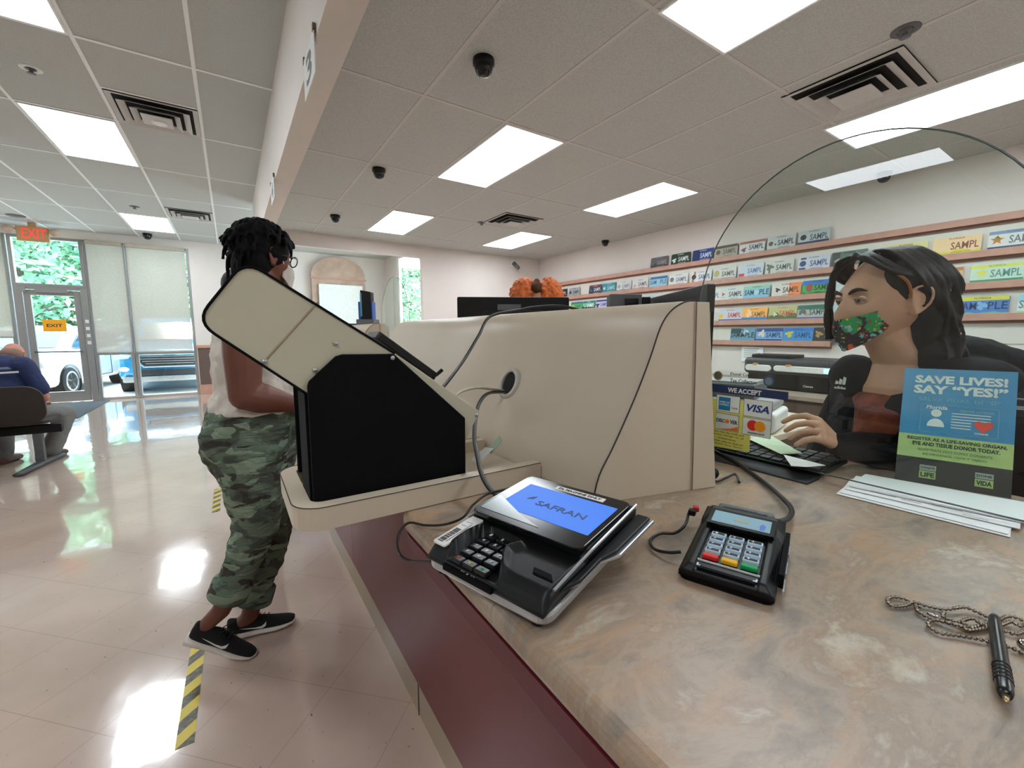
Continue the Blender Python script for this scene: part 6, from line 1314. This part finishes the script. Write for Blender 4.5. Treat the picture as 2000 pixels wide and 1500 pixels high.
for a_, k_, n_ in ((pel-Lf*.09, knN, anN), (pel+Lf*.09, knF, anF)): b.chain([(a_, .085), (k_, .06), (n_, .035)])
finish(b, 'body', SK3, t, .008, L0, it=3)
b = MB(); b.rings([(ches+Z*.155, F_*.09, Lf*.10), (ches+Z*.09, F_*.12, Lf*.20), (ches-Z*.05, F_*.15, Lf*.22), (ches.lerp(pel, .6), F_*.16, Lf*.21), (pel-Z*.02, F_*.17, Lf*.21)], 28); b.chain([(rsh, .085), (rsh.lerp(rel, .75), .075)]); b.chain([(lsh, .085), (lsh.lerp(lel, .75), .075)])
sh = finish(b, 'navy_shirt', mat('navy_work_shirt', (30, 44, 84), .8, var=.12, bump=.3, bscale=30), t, .01, L0, it=4, disp=.02, dscale=.12)
c = at(8, 728, 'y', 5.72); q = MB().prism([(-.09, -.008), (.09, -.008), (.09, .008), (-.09, .008)], 0, .003, frame(c, (1, 0, .04), (0, 0, 1))).build('back_print', WHITE, t); place(q, L0); q = MB().prism([(-.05, .03), (.05, .03), (.03, .05), (-.03, .05)], 0, .003, frame(c, (1, 0, .04), (0, 0, 1))).build('back_print', mat('pale_print', (120, 130, 160), .7), t); place(q, L0)
b = MB(); b.ell(pel, (.2, .19, .11))
for a_, k_, n_ in ((pel-Lf*.09, knN, anN), (pel+Lf*.09, knF, anF)): b.chain([(a_, .10), (k_, .085), (k_.lerp(n_, .5), .08), (n_+Z*.02, .075)])
finish(b, 'grey_trousers', mat('grey_trouser_cloth', (112, 112, 108), .85, bump=.2), t, .01, L0, it=4, disp=.015, dscale=.1)
b = MB(); b.ell(h(-.035, 0, -.005), (.082, .083, .07), HM4.to_3x3().to_quaternion()); finish(b, 'short_grey_hair', mat('grey_brown_hair', (132, 104, 90), .8), t, .006, L0)
for n_ in (anN, anF):
    place(MB().rings([(V3(n_.x-.06, n_.y-.10, .035), X*.03, Z*.03), (V3(n_.x-.03, n_.y-.06, .05), X*.045, Z*.05), (V3(n_.x+.01, n_.y+.04, .045), X*.05, Z*.045), (V3(n_.x+.05, n_.y+.15, .03), X*.04, Z*.03)], 14).build('shoe', mat('brown_shoe', (84, 50, 40), .5), t, True), L0)

# ------------------------------------------------------------ person mostly hidden behind the standing customer
L0 = Vector((.06, 3.2, 0)); t = person('person', 'person almost hidden behind the standing customer, bare arm and jeans showing', L0)
HM5 = facem(V3(.08, 3.2, 1.52), 1.2); b = MB(); head_verts(b, HM5, seg=40); b.rings([(V3(.07, 3.2, 1.42), X*.05, Yv*.05), (V3(.06, 3.2, 1.34), X*.12, Yv*.09), (V3(.06, 3.2, 1.1), X*.13, Yv*.10), (V3(.06, 3.2, .9), X*.14, Yv*.11)])
a1, a2, a3 = at(428, 672, 'y', 3.2), at(424, 735, 'y', 3.2), at(444, 790, 'y', 3.1); b.chain([(a1+V3(.02, 0, .06), .048), (a2, .038), (a3, .028)]); b.chain([(V3(.2, 3.2, 1.32), .045), (V3(.24, 3.2, 1.08), .038), (V3(.2, 3.1, .9), .028)])
kn = [a3+V3(.03, .012*k-.02, -.05) for k in range(4)]; hand(b, a3, None, kn, [[k+V3(.004, 0, -.03), k+V3(0, 0, -.05), k+V3(-.004, 0, -.07)] for k in kn], [a3+V3(.03, -.02, -.03), a3+V3(.035, -.03, -.06), a3+V3(.035, -.03, -.08)])
for s in (-1, 1): b.chain([(V3(.06+s*.075, 3.2, .86), .07), (V3(.06+s*.08, 3.2, .48), .055), (V3(.06+s*.08, 3.2, .09), .036)])
finish(b, 'body', skin('warm_brown_skin', (170, 104, 84)), t, .008, L0)
b = MB(); b.rings([(V3(.065, 3.2, 1.40), X*.09, Yv*.08), (V3(.06, 3.2, 1.34), X*.14, Yv*.10), (V3(.06, 3.2, 1.1), X*.14, Yv*.115), (V3(.06, 3.2, .95), X*.145, Yv*.12)]); finish(b, 'black_top', BLACK, t, .01, L0)
b = MB(); b.rings([(V3(.06, 3.2, .98), X*.15, Yv*.12), (V3(.06, 3.2, .82), X*.165, Yv*.13), (V3(.06, 3.2, .74), X*.15, Yv*.12)])
for s in (-1, 1): b.chain([(V3(.06+s*.075, 3.2, .80), .09), (V3(.06+s*.08, 3.2, .48), .075), (V3(.06+s*.08, 3.2, .14), .058)])
finish(b, 'jeans', mat('denim', (58, 80, 120), .85, var=.15), t, .01, L0, disp=.01)
b = MB(); b.ell(HM5 @ V3(-.02, 0, .03), (.105, .09, .108)); b.ell(HM5 @ V3(-.06, 0, -.05), (.06, .08, .1)); finish(b, 'hair', HAIR, t, .008, L0)
for s in (-1, 1): place(MB().rings([(V3(.06+s*.08, 3.10, .03), X*.03, Z*.028), (V3(.06+s*.08, 3.16, .05), X*.042, Z*.048), (V3(.06+s*.08, 3.27, .045), X*.046, Z*.04), (V3(.06+s*.08, 3.36, .03), X*.035, Z*.026)], 14).build('shoe', WHITE, t, True), L0)
t = thing('figure_stand_in', 'dark rounded shape with a red patch at the left edge, standing in for part of a seated person', 'stand-in', (-1.85, 5.33, 0))  # made-up rounded shape in place of a partly visible seated person
b = MB(); b.ell((0, 0, .265), (.12, .13, .265)); o = b.build('stand_in_body', mat('dark_green_black', (36, 42, 40), .8, bump=.5), t, True); MB().ell((.06, -.10, .33), (.05, .03, .04)).build('red_patch', mat('red_patch', (170, 50, 40), .7), t, True)
